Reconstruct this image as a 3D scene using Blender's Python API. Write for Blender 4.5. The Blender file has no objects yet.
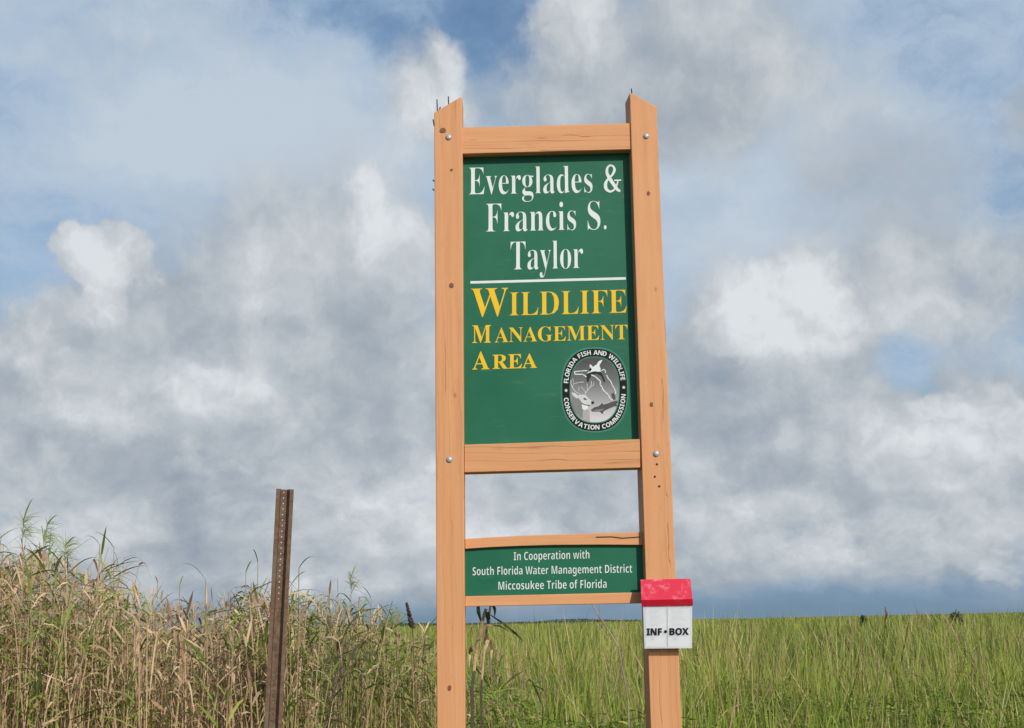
import bpy, bmesh, math, random
import numpy as np
from mathutils import Vector, Matrix

C = bpy.context.scene
COL = C.collection
RAD = math.radians

# ---------------------------------------------------------------- camera
EYE = Vector((0.0, 0.0, 1.6))
FPX = 1378.0                                     # focal length in pixels of the 1024 wide picture
PITCH, ROLL = math.atan(259.0 / FPX), RAD(1.25)
f0 = Vector((0, math.cos(PITCH), math.sin(PITCH)))
u0 = Vector((0, -math.sin(PITCH), math.cos(PITCH)))
r0 = Vector((1, 0, 0))
RGT = r0 * math.cos(ROLL) - u0 * math.sin(ROLL)
UPV = u0 * math.cos(ROLL) + r0 * math.sin(ROLL)
cam_data = bpy.data.cameras.new('camera')
cam_data.sensor_width = 36.0
cam_data.lens = 36.0 * FPX / 1024.0
cam_data.clip_start, cam_data.clip_end = 0.05, 20000.0
cam_data.dof.use_dof = False
cam_data.dof.focus_distance = 7.0
cam_data.dof.aperture_fstop = 9.0
cam = bpy.data.objects.new('camera', cam_data)
COL.objects.link(cam)
M = Matrix((RGT, UPV, -f0)).transposed().to_4x4()
M.translation = EYE
cam.matrix_world = M
C.camera = cam

def ray(px, py):
    return (f0 + RGT * ((px - 512.0) / FPX) - UPV * ((py - 364.0) / FPX)).normalized()

def at(px, py, Y):                                # the point of the vertical plane y = Y seen at that place
    d = ray(px, py)
    return EYE + d * (Y / d.y)

# ---------------------------------------------------------------- exposure
C.view_settings.view_transform = 'Standard'
C.view_settings.look = 'None'
C.view_settings.exposure = 0.0
C.view_settings.gamma = 1.0
C.view_settings.use_curve_mapping = False
C.cycles.use_denoising = True
C.cycles.max_bounces = 6
C.cycles.transparent_max_bounces = 12

# ---------------------------------------------------------------- sun
SUN_AZ, SUN_EL = RAD(149.0), RAD(31.0)            # azimuth clockwise from +Y: behind the camera, to the right
SUND = Vector((math.sin(SUN_AZ) * math.cos(SUN_EL), math.cos(SUN_AZ) * math.cos(SUN_EL), math.sin(SUN_EL)))
sun_data = bpy.data.lights.new('sun', 'SUN')
sun_data.energy = 3.6
sun_data.angle = RAD(0.53)
sun_data.color = (1.0, 0.93, 0.83)
sun = bpy.data.objects.new('sun', sun_data)
COL.objects.link(sun)
sun.rotation_euler = SUND.to_track_quat('Z', 'Y').to_euler()
sun.location = SUND * 50

# ---------------------------------------------------------------- node helper
class NT:
    def __init__(s, tree):
        s.t = tree; s.n = tree.nodes; s.l = tree.links
    def put(s, sock, v):
        if v is None: return
        if isinstance(v, bpy.types.NodeSocket): s.l.new(v, sock)
        elif isinstance(v, bpy.types.Node): s.l.new(v.outputs[0], sock)
        else:
            try: sock.default_value = v
            except Exception:
                if isinstance(v, (int, float)): sock.default_value = (v, v, v, 1)[:len(sock.default_value)]
                else: sock.default_value = tuple(v) + (1.0,)
    def node(s, kind, ins=None, **kw):
        n = s.n.new(kind)
        for k, v in kw.items(): setattr(n, k, v)
        for k, v in (ins or {}).items(): s.put(n.inputs[k], v)
        return n
    def math(s, op, a, b=None, c=None, clamp=False):
        n = s.node('ShaderNodeMath', operation=op, use_clamp=clamp)
        for i, v in enumerate((a, b, c)): s.put(n.inputs[i], v)
        return n.outputs[0]
    def vmath(s, op, a, b=None):
        n = s.node('ShaderNodeVectorMath', operation=op)
        for i, v in enumerate((a, b)): s.put(n.inputs[i], v)
        return n.outputs['Value'] if op in ('LENGTH', 'DOT_PRODUCT', 'DISTANCE') else n.outputs[0]
    def mix(s, f, a, b, blend='MIX'):
        n = s.node('ShaderNodeMix', data_type='RGBA', blend_type=blend, clamp_factor=True)
        s.put(n.inputs[0], f); s.put(n.inputs[6], a); s.put(n.inputs[7], b)
        return n.outputs[2]
    def mapr(s, v, a, b, c=0.0, d=1.0, interp='LINEAR'):
        n = s.node('ShaderNodeMapRange', interpolation_type=interp, clamp=True)
        for i, x in enumerate((v, a, b, c, d)): s.put(n.inputs[i], x)
        return n.outputs[0]
    def noise(s, vec, scale, detail=4.0, rough=0.55, dist=0.0, out=0, **kw):
        n = s.node('ShaderNodeTexNoise', {'Vector': vec, 'Scale': scale, 'Detail': detail, 'Roughness': rough, 'Distortion': dist}, **kw)
        return n.outputs[out]
    def ramp(s, f, stops, interp='LINEAR'):
        n = s.node('ShaderNodeValToRGB')
        n.color_ramp.interpolation = interp
        el = n.color_ramp.elements
        while len(el) < len(stops): el.new(0.5)
        for e, (p, c) in zip(el, stops):
            e.position = p; e.color = tuple(c) + (1.0,) if len(c) == 3 else c
        s.put(n.inputs[0], f)
        return n.outputs[0]

# ---------------------------------------------------------------- sky: Nishita daylight behind broken cumulus
def srgb(r, g, b):
    f = lambda c: (c / 255 / 12.92) if c / 255 <= 0.04045 else ((c / 255 + 0.055) / 1.055) ** 2.4
    return (f(r), f(g), f(b))

world = bpy.data.worlds.new('World')
C.world = world
world.use_nodes = True
world.node_tree.nodes.clear()
W = NT(world.node_tree)
SKY_STRENGTH = 0.1
sky = W.node('ShaderNodeTexSky', sky_type='NISHITA')
sky.sun_disc = False
sky.sun_elevation, sky.sun_rotation = SUN_EL, SUN_AZ
sky.altitude, sky.air_density, sky.dust_density, sky.ozone_density = 0.0, 1.0, 1.2, 2.0
tc = W.node('ShaderNodeTexCoord')
D = W.vmath('NORMALIZE', tc.outputs['Generated'])
sx = W.node('ShaderNodeSeparateXYZ', {0: D})
az = W.math('ARCTAN2', sx.outputs[0], sx.outputs[1])
elv = W.math('ARCSINE', sx.outputs[2])
A0 = W.node('ShaderNodeCombineXYZ', {0: az, 1: elv, 2: 0.0}).outputs[0]
# clouds shrink and flatten towards the horizon, as a deck of them does in perspective
zl = W.math('MULTIPLY', W.math('LOGARITHM', W.math('ADD', W.math('MULTIPLY', W.math('ABSOLUTE', sx.outputs[2]), 3.0), 1.0), math.e), 0.52)
P = W.node('ShaderNodeCombineXYZ', {0: sx.outputs[0], 1: sx.outputs[1], 2: zl}).outputs[0]
wA = W.noise(P, 7.0, 3.0, 0.55, out=1)
wB = W.noise(P, 26.0, 4.0, 0.6, out=1)
half = (0.5, 0.5, 0.5)
warp = W.vmath('ADD', W.vmath('MULTIPLY', W.vmath('SUBTRACT', wA, half), (0.10, 0.07, 0.0)),
               W.vmath('MULTIPLY', W.vmath('SUBTRACT', wB, half), (0.035, 0.03, 0.0)))
A = W.vmath('ADD', A0, warp)

def blobs(items, coord):                           # soft lumps: (px, py, half width px, half height px, weight)
    tot = None
    for (px, py, hw, hh, wt) in items:
        d = ray(px, py)
        c = (math.atan2(d.x, d.y), math.asin(d.z), 0.0)
        v = W.vmath('MULTIPLY', W.vmath('SUBTRACT', coord, c), (FPX / hw, FPX / hh, 0.0))
        m = W.mapr(W.vmath('LENGTH', v), 1.35, 0.25, 0.0, wt, 'SMOOTHERSTEP')
        tot = m if tot is None else W.math('ADD', tot, m)
    return tot

wp = W.vmath('ADD', P, W.vmath('MULTIPLY', W.vmath('SUBTRACT', wB, half), (0.03, 0.03, 0.03)))
F = W.noise(wp, 10.0, 9.0, 0.56, 0.0)
F2 = W.noise(W.vmath('ADD', wp, (0.011, -0.004, 0.017)), 10.0, 6.0, 0.56, 0.0)
relief = W.math('SUBTRACT', F, F2)
def billow(vec, scale, det):                        # rounded heads parted by narrow creases
    r_ = W.noise(vec, scale, det, 0.5, 0.0, noise_type='RIDGED_MULTIFRACTAL', normalize=True)
    return W.math('SUBTRACT', 1.0, r_)
H = W.math('ADD', W.math('MULTIPLY', W.noise(wp, 27.0, 7.0, 0.58, 0.0), 0.45), W.math('MULTIPLY', billow(wp, 13.0, 6.0), 0.55))     # the smaller puffs
wp2 = W.vmath('ADD', wp, (0.005, -0.002, 0.008))
H2 = W.math('ADD', W.math('MULTIPLY', W.noise(wp2, 27.0, 4.0, 0.58, 0.0), 0.45), W.math('MULTIPLY', billow(wp2, 13.0, 4.0), 0.55))
relief2 = W.math('SUBTRACT', H, H2)
lowsky = W.mapr(elv, 0.06, 0.24, 1.0, 0.35)         # they show most in the lower sky

BLUE_TINT = (1.02, 1.10, 1.10)
VEIL = [(120, 60, 340, 130, 0.85), (300, 150, 240, 130, 0.85), (40, 200, 160, 90, 0.4), (800, 60, 330, 140, 0.8), (800, 215, 260, 110, 0.95),
        (560, 420, 760, 300, 0.6), (512, 20, 60, 60, -0.35), (350, 22, 70, 26, -0.3), (400, 48, 40, 26, -0.25), (25, 215, 70, 36, -0.22), (910, 384, 70, 30, -0.3),
        (815, 535, 40, 25, -0.4), (950, 405, 30, 20, -0.4)]
MASS = [(105, 330, 70, 60, 0.5), (445, 85, 80, 66, 0.6), (670, 60, 200, 110, 0.75), (650, 120, 140, 70, 0.3), (780, 340, 110, 110, 0.8), (300, 300, 230, 140, 0.65),
        (130, 400, 300, 120, 0.85), (330, 470, 300, 130, 0.85), (740, 430, 150, 90, 0.85), (900, 460, 240, 80, 0.75), (560, 470, 260, 140, 0.7),
        (895, 190, 120, 90, 0.5), (960, 290, 130, 60, 0.6), (1015, 110, 36, 46, 0.45), (1000, 420, 90, 80, 0.65), (850, 540, 260, 50, 0.6), (200, 560, 340, 60, 0.7), (560, 560, 260, 40, 0.5),
        (884, 372, 50, 20, -0.26), (948, 403, 34, 16, -0.34), (915, 388, 30, 14, -0.16), (808, 528, 44, 24, -0.5), (890, 520, 36, 16, -0.4), (508, 10, 50, 60, -0.5), (25, 215, 60, 40, -0.2)]
PUFF = [(74, 246, 34, 32, 0.8), (98, 254, 42, 38, 0.85), (126, 276, 32, 24, 0.6), (98, 308, 36, 32, 0.65), (455, 74, 66, 54, 0.52), (430, 110, 40, 40, 0.3), (795, 288, 60, 56, 0.66), (735, 342, 54, 40, 0.5), (826, 340, 50, 40, 0.48),
        (932, 418, 46, 22, 0.6), (850, 545, 60, 26, 0.5), (735, 505, 36, 20, 0.45), (1000, 560, 30, 14, 0.45), (570, 25, 50, 54, 0.42), (360, 215, 40, 60, 0.42), (200, 388, 100, 28, 0.42), (285, 285, 60, 44, 0.36), (110, 525, 60, 22, 0.42),
        (395, 505, 80, 34, 0.42), (215, 468, 60, 18, 0.42), (20, 345, 60, 44, 0.40), (985, 400, 60, 36, 0.42), (70, 400, 60, 30, 0.3)]
TONE = [(478, 62, 30, 40, 0.14), (690, 40, 140, 60, 0.03), (655, 130, 130, 56, -0.10), (360, 215, 40, 70, 0.24), (790, 310, 80, 70, 0.20),
        (725, 425, 100, 40, -0.19), (270, 290, 60, 60, 0.14), (200, 390, 110, 30, 0.20), (110, 465, 190, 34, -0.23), (380, 420, 100, 36, -0.17),
        (240, 555, 170, 22, -0.14), (900, 190, 90, 70, -0.12), (960, 290, 100, 40, -0.02), (1014, 110, 26, 36, -0.14),
        (850, 455, 140, 24, 0.16), (760, 480, 100, 22, -0.16), (500, 560, 240, 20, -0.06), (1000, 420, 60, 50, 0.14), (395, 510, 90, 40, 0.14)]

# thin high veil over the blue
blue = W.mix(1.0, sky.outputs[0], BLUE_TINT, 'MULTIPLY')
blue = W.mix(W.mapr(elv, 0.02, 0.20, 0.9, 0.0), blue, tuple(c / SKY_STRENGTH for c in srgb(112, 145, 174)))
streak = W.noise(W.vmath('MULTIPLY', wp, (1.0, 1.0, 2.6)), 8.0, 9.0, 0.64, 0.0)
veil_d = W.math('ADD', blobs(VEIL, A), W.math('MULTIPLY', W.math('SUBTRACT', streak, 0.5), 2.7))
veil_a = W.mapr(veil_d, -0.45, 0.9, 0.0, 0.94, 'SMOOTHSTEP')
def cl(r, g, b): return tuple(c / SKY_STRENGTH for c in srgb(r, g, b))
veil_c = W.mix(W.mapr(W.math('ADD', veil_d, W.math('MULTIPLY', relief2, 1.2)), 0.0, 1.6), cl(150, 178, 208), cl(194, 206, 218))
base = W.mix(veil_a, blue, veil_c)
# cumulus: soft grey masses, mottled with small puffs
Hg = W.math('MULTIPLY', W.math('SUBTRACT', H, 0.5), W.math('MULTIPLY', lowsky, 0.7))
dens = W.math('ADD', blobs(MASS, A), W.math('ADD', W.math('MULTIPLY', W.math('SUBTRACT', F, 0.5), 1.6), Hg))
cov = W.mapr(dens, 0.05, 0.80, 0.0, 0.97, 'SMOOTHSTEP')
tonal = blobs(TONE, A)
tone = W.math('ADD', tonal, W.math('ADD', W.math('MULTIPLY', relief, 1.25), W.math('MULTIPLY', W.math('SUBTRACT', F, 0.5), 0.75)))
tone = W.math('ADD', tone, W.math('MULTIPLY', W.math('ADD', relief2, W.math('MULTIPLY', W.math('SUBTRACT', H, 0.5), 0.35)), W.math('MULTIPLY', lowsky, 0.95)))
tone = W.math('ADD', tone, 0.55)
CUM = [(0.0, cl(134, 148, 164)), (0.25, cl(154, 165, 177)), (0.5, cl(174, 182, 190)), (0.75, cl(197, 203, 208)), (1.0, cl(222, 226, 230))]
cumv = W.mix(cov, base, W.ramp(tone, CUM))
# the sharp sunlit heads
puff_d = W.math('ADD', blobs(PUFF, A), W.math('ADD', W.math('MULTIPLY', W.math('SUBTRACT', F, 0.5), 0.9), W.math('MULTIPLY', W.math('SUBTRACT', H, 0.5), 0.8)))
puff_a = W.mapr(puff_d, 0.38, 0.68, 0.0, 0.92, 'SMOOTHSTEP')
puff_t = W.math('ADD', W.math('ADD', W.mapr(puff_d, 0.4, 1.3, 0.66, 0.94), W.math('MULTIPLY', tonal, 0.8)), W.math('ADD', W.math('MULTIPLY', relief2, 1.5), W.math('MULTIPLY', relief, 0.9)))
cumv = W.mix(puff_a, cumv, W.ramp(puff_t, CUM))
# slate band over the horizon
band = W.mapr(W.math('ADD', elv, W.math('MULTIPLY', W.math('SUBTRACT', F, 0.5), 0.03)), -0.004, 0.040, 0.9, 0.0, 'SMOOTHSTEP')
allc = W.mix(band, cumv, cl(114, 139, 161))
bg = W.node('ShaderNodeBackground', {'Color': allc, 'Strength': SKY_STRENGTH})
out = W.node('ShaderNodeOutputWorld')
W.l.new(bg.outputs[0], out.inputs[0])
world.cycles.sampling_method = 'MANUAL'
world.cycles.sample_map_resolution = 512

# ---------------------------------------------------------------- materials
def mat(name):
    m = bpy.data.materials.new(name)
    m.use_nodes = True
    m.node_tree.nodes.clear()
    k = NT(m.node_tree)
    o = k.node('ShaderNodeOutputMaterial')
    return m, k, o

def plain(name, col, rough=0.6, metal=0.0, spec=0.5, bump=0.0, vary=0.12, scale=30.0):
    m, k, o = mat(name)
    co = k.node('ShaderNodeTexCoord').outputs['Object']
    n = k.noise(co, scale, 5.0, 0.6)
    c = k.mix(k.mapr(n, 0.3, 0.7), tuple(x * (1 - vary) for x in col), tuple(min(1, x * (1 + vary)) for x in col))
    b = k.node('ShaderNodeBsdfPrincipled', {'Base Color': c, 'Roughness': rough, 'Metallic': metal, 'Specular IOR Level': spec})
    if bump:
        k.put(b.inputs['Normal'], k.node('ShaderNodeBump', {'Height': n, 'Strength': bump, 'Distance': 0.002}))
    k.l.new(b.outputs[0], o.inputs[0])
    return m

def wood(name, axis, seed):                        # orange stained pine; the grain runs along the given axis
    m, k, o = mat(name)
    co = k.node('ShaderNodeTexCoord').outputs['Object']
    co = k.vmath('ADD', co, (seed, seed * 0.7, seed * 1.3))
    st = {'z': (34, 34, 1.3), 'x': (1.3, 34, 34)}[axis]
    st2 = {'z': (60, 60, 0.8), 'x': (0.8, 60, 60)}[axis]
    wv = k.vmath('MULTIPLY', k.vmath('SUBTRACT', k.noise(co, 2.2, 2.0, out=1), half), (0.03, 0.03, 0.03))
    cw = k.vmath('ADD', co, wv)
    grain = k.noise(k.vmath('MULTIPLY', cw, st), 1.0, 5.0, 0.6)
    fine = k.noise(k.vmath('MULTIPLY', cw, st2), 2.5, 3.0, 0.6)
    patch = k.noise(co, 3.5, 4.0, 0.6)
    c = k.ramp(grain, [(0.25, (0.50, 0.220, 0.098)), (0.5, (0.63, 0.290, 0.124)), (0.75, (0.72, 0.35, 0.165))])
    c = k.mix(k.mapr(fine, 0.3, 0.75, 0.0, 0.5), c, (0.62, 0.295, 0.135))
    c = k.mix(k.mapr(patch, 0.38, 0.72, 0.0, 0.55), c, (0.62, 0.32, 0.150))
    # checks and cracks that run with the grain
    cr = k.noise(k.vmath('MULTIPLY', cw, {'z': (24, 24, 0.22), 'x': (0.22, 24, 24)}[axis]), 1.0, 2.0, 0.45)
    crack = k.mapr(k.math('ABSOLUTE', k.math('SUBTRACT', cr, 0.5)), 0.002, 0.009, 1.0, 0.0)
    brk = k.mapr(k.noise(k.vmath('MULTIPLY', co, {'z': (7, 7, 0.45), 'x': (0.45, 7, 7)}[axis]), 1.0, 3.0), 0.42, 0.52)
    crack = k.math('MULTIPLY', crack, brk)
    c = k.mix(k.math('MULTIPLY', crack, 0.5), c, (0.10, 0.045, 0.022))
    # small knots and nail rust
    vk = k.node('ShaderNodeTexVoronoi', {'Vector': k.vmath('MULTIPLY', cw, {'z': (1, 1, 0.6), 'x': (0.6, 1, 1)}[axis]), 'Scale': 9.0})
    pick = k.mapr(k.node('ShaderNodeSeparateColor', {0: vk.outputs['Color']}).outputs[0], 0.62, 0.64)
    kn = k.math('MULTIPLY', k.mapr(vk.outputs['Distance'], 0.04, 0.10, 1.0, 0.0), pick)
    c = k.mix(k.math('MULTIPLY', kn, 0.6), c, (0.22, 0.085, 0.035))
    # grey weather stains in small streaks
    ms = k.noise(k.vmath('MULTIPLY', co, {'z': (20, 20, 5), 'x': (5, 20, 20)}[axis]), 1.6, 6.0, 0.7)
    ms = k.math('MULTIPLY', k.mapr(ms, 0.57, 0.74), k.mapr(k.noise(co, 2.6, 2.0), 0.5, 0.62))
    c = k.mix(k.math('MULTIPLY', ms, 0.55), c, (0.20, 0.13, 0.085))
    rnd_ = k.node('ShaderNodeObjectInfo').outputs['Random']          # boards differ a little from one another
    c = k.mix(k.mapr(rnd_, 0.0, 1.0, 0.0, 0.30), c, (0.53, 0.25, 0.105))
    h = k.math('SUBTRACT', k.math('MULTIPLY', fine, 0.4), crack)
    b = k.node('ShaderNodeBsdfPrincipled', {'Base Color': c, 'Roughness': 0.62, 'Specular IOR Level': 0.35,
               'Normal': k.node('ShaderNodeBump', {'Height': h, 'Strength': 0.5, 'Distance': 0.002})})
    k.l.new(b.outputs[0], o.inputs[0])
    return m

M_POST = [wood('stained_post_wood', 'z', 0.0), wood('stained_post_wood_other', 'z', 5.3)]
M_RAIL = wood('stained_rail_wood', 'x', 2.1)

def panel_paint():
    m, k, o = mat('green_sign_paint')
    co = k.node('ShaderNodeTexCoord').outputs['Object']
    n = k.noise(co, 3.0, 5.0, 0.6)
    c = k.ramp(n, [(0.3, (0.009, 0.110, 0.057)), (0.7, (0.014, 0.136, 0.074))])
    sc = k.noise(k.vmath('MULTIPLY', co, (2.0, 1, 14.0)), 2.4, 6.0, 0.75)
    sm = k.math('MULTIPLY', k.mapr(sc, 0.56, 0.8), k.mapr(k.noise(co, 4.0, 3.0), 0.46, 0.62))
    c = k.mix(k.math('MULTIPLY', sm, 0.5), c, (0.12, 0.27, 0.20))
    vs_ = k.node('ShaderNodeTexVoronoi', {'Vector': co, 'Scale': 26.0})
    sp = k.math('MULTIPLY', k.mapr(vs_.outputs['Distance'], 0.03, 0.06, 1.0, 0.0), k.mapr(k.node('ShaderNodeSeparateColor', {0: vs_.outputs['Color']}).outputs[0], 0.9, 0.91))
    c = k.mix(k.math('MULTIPLY', sp, 0.5), c, (0.4, 0.5, 0.44))
    b = k.node('ShaderNodeBsdfPrincipled', {'Base Color': c, 'Roughness': k.mapr(n, 0.3, 0.7, 0.42, 0.55), 'Specular IOR Level': 0.25})
    k.l.new(b.outputs[0], o.inputs[0])
    return m

M_GREEN = panel_paint()
M_WHITE = plain('white_vinyl', (0.66, 0.70, 0.68), 0.5, spec=0.3, vary=0.04, scale=12)
M_GOLD = plain('yellow_vinyl', (0.76, 0.475, 0.012), 0.5, spec=0.25, vary=0.05, scale=12)
M_INK = plain('black_ink', (0.008, 0.009, 0.010), 0.6, spec=0.15, vary=0.1)
M_TEAL = plain('pale_green_outline', (0.04, 0.20, 0.14), 0.5, spec=0.25, vary=0.05)
M_GREYS = [plain('print_grey_%s' % n, (v, v, v * 1.02), 0.55, spec=0.2, vary=0.06) for n, v in
           (('black', 0.02), ('dark', 0.075), ('middle', 0.20), ('soft', 0.36), ('pale', 0.55))]
def print_gradient():                              # the emblem's printed field: dark ink above, pale below
    m, k, o = mat('emblem_print')
    co = k.node('ShaderNodeTexCoord').outputs['Generated']
    z = k.node('ShaderNodeSeparateXYZ', {0: co}).outputs[2]
    c = k.ramp(z, [(0.05, (0.55, 0.55, 0.56)), (0.35, (0.30, 0.30, 0.31)), (0.62, (0.12, 0.12, 0.125)), (0.95, (0.04, 0.04, 0.045))])
    b = k.node('ShaderNodeBsdfPrincipled', {'Base Color': c, 'Roughness': 0.5})
    k.l.new(b.outputs[0], o.inputs[0])
    return m
M_PRINT = print_gradient()
M_ZINC = plain('galvanised_steel', (0.40, 0.42, 0.44), 0.5, 0.35, bump=0.1, scale=160)
M_WIRE = plain('dark_wire', (0.05, 0.05, 0.06), 0.5, 0.6)
M_KNOT = plain('knot_wood', (0.17, 0.075, 0.035), 0.7, vary=0.5, scale=220)
M_HOLE = plain('hole_shade_wood', (0.03, 0.016, 0.01), 0.8)

def red_plastic(name, col, dust_sheen):
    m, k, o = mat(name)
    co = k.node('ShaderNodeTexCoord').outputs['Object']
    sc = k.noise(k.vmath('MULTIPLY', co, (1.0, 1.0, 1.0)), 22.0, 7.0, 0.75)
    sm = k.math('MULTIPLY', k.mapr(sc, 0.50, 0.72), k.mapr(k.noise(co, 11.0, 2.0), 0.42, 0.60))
    c = k.mix(k.math('MULTIPLY', sm, dust_sheen), col, (0.80, 0.42, 0.48))  # pale smudges: dust, and whitish sheen painted into the colour
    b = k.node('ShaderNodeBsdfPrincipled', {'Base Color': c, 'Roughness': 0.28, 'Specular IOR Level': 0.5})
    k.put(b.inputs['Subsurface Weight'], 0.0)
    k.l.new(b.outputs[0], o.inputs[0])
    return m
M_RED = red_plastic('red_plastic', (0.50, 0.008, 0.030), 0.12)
M_RED_SHEEN = red_plastic('red_plastic_sky_sheen', (0.62, 0.026, 0.058), 0.6)  # lid slope: same red made paler, the sky's sheen put into the colour

def frosted():
    m, k, o = mat('milky_plastic')
    b = k.node('ShaderNodeBsdfPrincipled', {'Base Color': (0.86, 0.87, 0.89, 1), 'Roughness': 0.3, 'Specular IOR Level': 0.5})
    t = k.node('ShaderNodeBsdfTransparent', {0: (0.95, 0.96, 0.97, 1)})
    co = k.node('ShaderNodeTexCoord').outputs['Object']
    f = k.mapr(k.noise(co, 14.0, 4.0), 0.3, 0.7, 0.40, 0.46)
    mx = k.node('ShaderNodeMixShader', {0: f, 1: t.outputs[0], 2: b.outputs[0]})
    k.l.new(mx.outputs[0], o.inputs[0])
    return m
M_MILKY = frosted()
M_PAPER = plain('white_paper', (0.86, 0.86, 0.86), 0.8, vary=0.03)
M_TYPE = plain('grey_print', (0.22, 0.23, 0.26), 0.8)

def rusty():
    m, k, o = mat('rusty_steel')
    co = k.node('ShaderNodeTexCoord').outputs['Object']
    n = k.noise(co, 38.0, 7.0, 0.7)
    big = k.noise(k.vmath('MULTIPLY', co, (3, 3, 1)), 3.0, 4.0, 0.6)
    c = k.ramp(n, [(0.25, (0.055, 0.040, 0.031)), (0.5, (0.135, 0.078, 0.050)), (0.72, (0.215, 0.140, 0.095))])
    lich = k.math('MULTIPLY', k.mapr(k.noise(k.vmath('MULTIPLY', co, (1, 1, 0.5)), 24.0, 5.0, 0.65), 0.48, 0.66), k.mapr(big, 0.45, 0.6))
    c = k.mix(k.math('MULTIPLY', lich, 0.7), c, (0.15, 0.16, 0.09))
    b = k.node('ShaderNodeBsdfPrincipled', {'Base Color': c, 'Roughness': 0.8, 'Specular IOR Level': 0.3, 'Metallic': 0.0,
               'Normal': k.node('ShaderNodeBump', {'Height': n, 'Strength': 0.6, 'Distance': 0.002})})
    k.l.new(b.outputs[0], o.inputs[0])
    return m
M_RUST = rusty()

def leafy(name, stops, tip, transl=0.28, rough=0.5):
    # every blade has its own tint; tips dry out to another colour
    m, k, o = mat(name)
    a = k.node('ShaderNodeAttribute', attribute_name='tint').outputs['Vector']
    sx_ = k.node('ShaderNodeSeparateXYZ', {0: a})
    c = k.ramp(sx_.outputs[0], stops)
    c = k.mix(k.math('MULTIPLY', k.mapr(sx_.outputs[1], 0.72, 1.0), sx_.outputs[2]), c, tip)
    b = k.node('ShaderNodeBsdfPrincipled', {'Base Color': c, 'Roughness': rough, 'Specular IOR Level': 0.35})
    t = k.node('ShaderNodeBsdfTranslucent', {0: c})
    mx = k.node('ShaderNodeMixShader', {0: transl, 1: b.outputs[0], 2: t.outputs[0]})
    k.l.new(mx.outputs[0], o.inputs[0])
    return m

# ---------------------------------------------------------------- object helpers
def obj(name, me, mats, parent=None, loc=None):
    if isinstance(me, bmesh.types.BMesh):
        b = me
        me = bpy.data.meshes.new(name)
        bmesh.ops.recalc_face_normals(b, faces=b.faces)
        b.to_mesh(me); b.free()
    o = bpy.data.objects.new(name, me)
    for m in (mats if isinstance(mats, (list, tuple)) else [mats]): me.materials.append(m)
    COL.objects.link(o)
    if parent: o.parent = parent
    if loc is not None: o.location = loc
    return o

def tag(o, label=None, cat=None, group=None, kind=None):
    for k_, v in (('label', label), ('category', cat), ('group', group), ('kind', kind)):
        if v: o[k_] = v
    return o

def empty(name, loc, label, cat, group=None):
    o = bpy.data.objects.new(name, None)
    o.empty_display_size = 0.1
    COL.objects.link(o); o.location = loc
    return tag(o, label, cat, group)

def hexa(b, pts, mi=0):                            # 8 corners: front 4 (anticlockwise), then back 4
    v = [b.verts.new(p) for p in pts]
    for q in ((0, 1, 2, 3), (7, 6, 5, 4), (0, 4, 5, 1), (1, 5, 6, 2), (2, 6, 7, 3), (3, 7, 4, 0)):
        f = b.faces.new([v[i] for i in q]); f.material_index = mi

def prism(b, poly, off, mi=0):                     # polygon (list of points) pushed along a vector
    a = [b.verts.new(p) for p in poly]
    c = [b.verts.new(Vector(p) + Vector(off)) for p in poly]
    n = len(poly)
    for f in [b.faces.new(a), b.faces.new(c[::-1])] + [b.faces.new((a[i], c[i], c[(i + 1) % n], a[(i + 1) % n])) for i in range(n)]:
        f.material_index = mi

def bevel(b, w, seg=2, ang=30):
    bmesh.ops.remove_doubles(b, verts=b.verts, dist=1e-5)
    bmesh.ops.recalc_face_normals(b, faces=b.faces)
    e = [x for x in b.edges if len(x.link_faces) == 2 and x.calc_face_angle(0) > RAD(ang)]
    bmesh.ops.bevel(b, geom=e, offset=w, segments=seg, affect='EDGES', profile=0.5, clamp_overlap=True)
    return b

def tube(b, pts, rad, n=6, mi=0):
    pts = [Vector(p) for p in pts]
    rings = []
    for i, p in enumerate(pts):
        d = (pts[min(i + 1, len(pts) - 1)] - pts[max(i - 1, 0)]).normalized()
        s = d.orthogonal().normalized(); t = d.cross(s)
        r = rad[i] if isinstance(rad, (list, tuple)) else rad
        rings.append([b.verts.new(p + (s * math.cos(2 * math.pi * j / n) + t * math.sin(2 * math.pi * j / n)) * r) for j in range(n)])
    for a, c in zip(rings, rings[1:]):
        for j in range(n):
            f = b.faces.new((a[j], a[(j + 1) % n], c[(j + 1) % n], c[j])); f.material_index = mi
    for r_ in (rings[0][::-1], rings[-1]):
        f = b.faces.new(r_); f.material_index = mi

_DG = [None]
def text_mesh(body, offset=0.0, depth=0.0, res=3):
    cu = bpy.data.curves.new('lettering', 'FONT')
    cu.body = body; cu.offset = offset; cu.extrude = depth; cu.resolution_u = res
    o = bpy.data.objects.new('lettering', cu)
    COL.objects.link(o)
    bpy.context.view_layer.update()
    dg = bpy.context.evaluated_depsgraph_get()
    me = bpy.data.meshes.new_from_object(o.evaluated_get(dg))
    bpy.data.objects.remove(o); bpy.data.curves.remove(cu)
    co = np.empty(len(me.vertices) * 3); me.vertices.foreach_get('co', co)
    fs = [tuple(p.vertices) for p in me.polygons]
    bpy.data.meshes.remove(me)
    return co.reshape(-1, 3), fs

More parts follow.
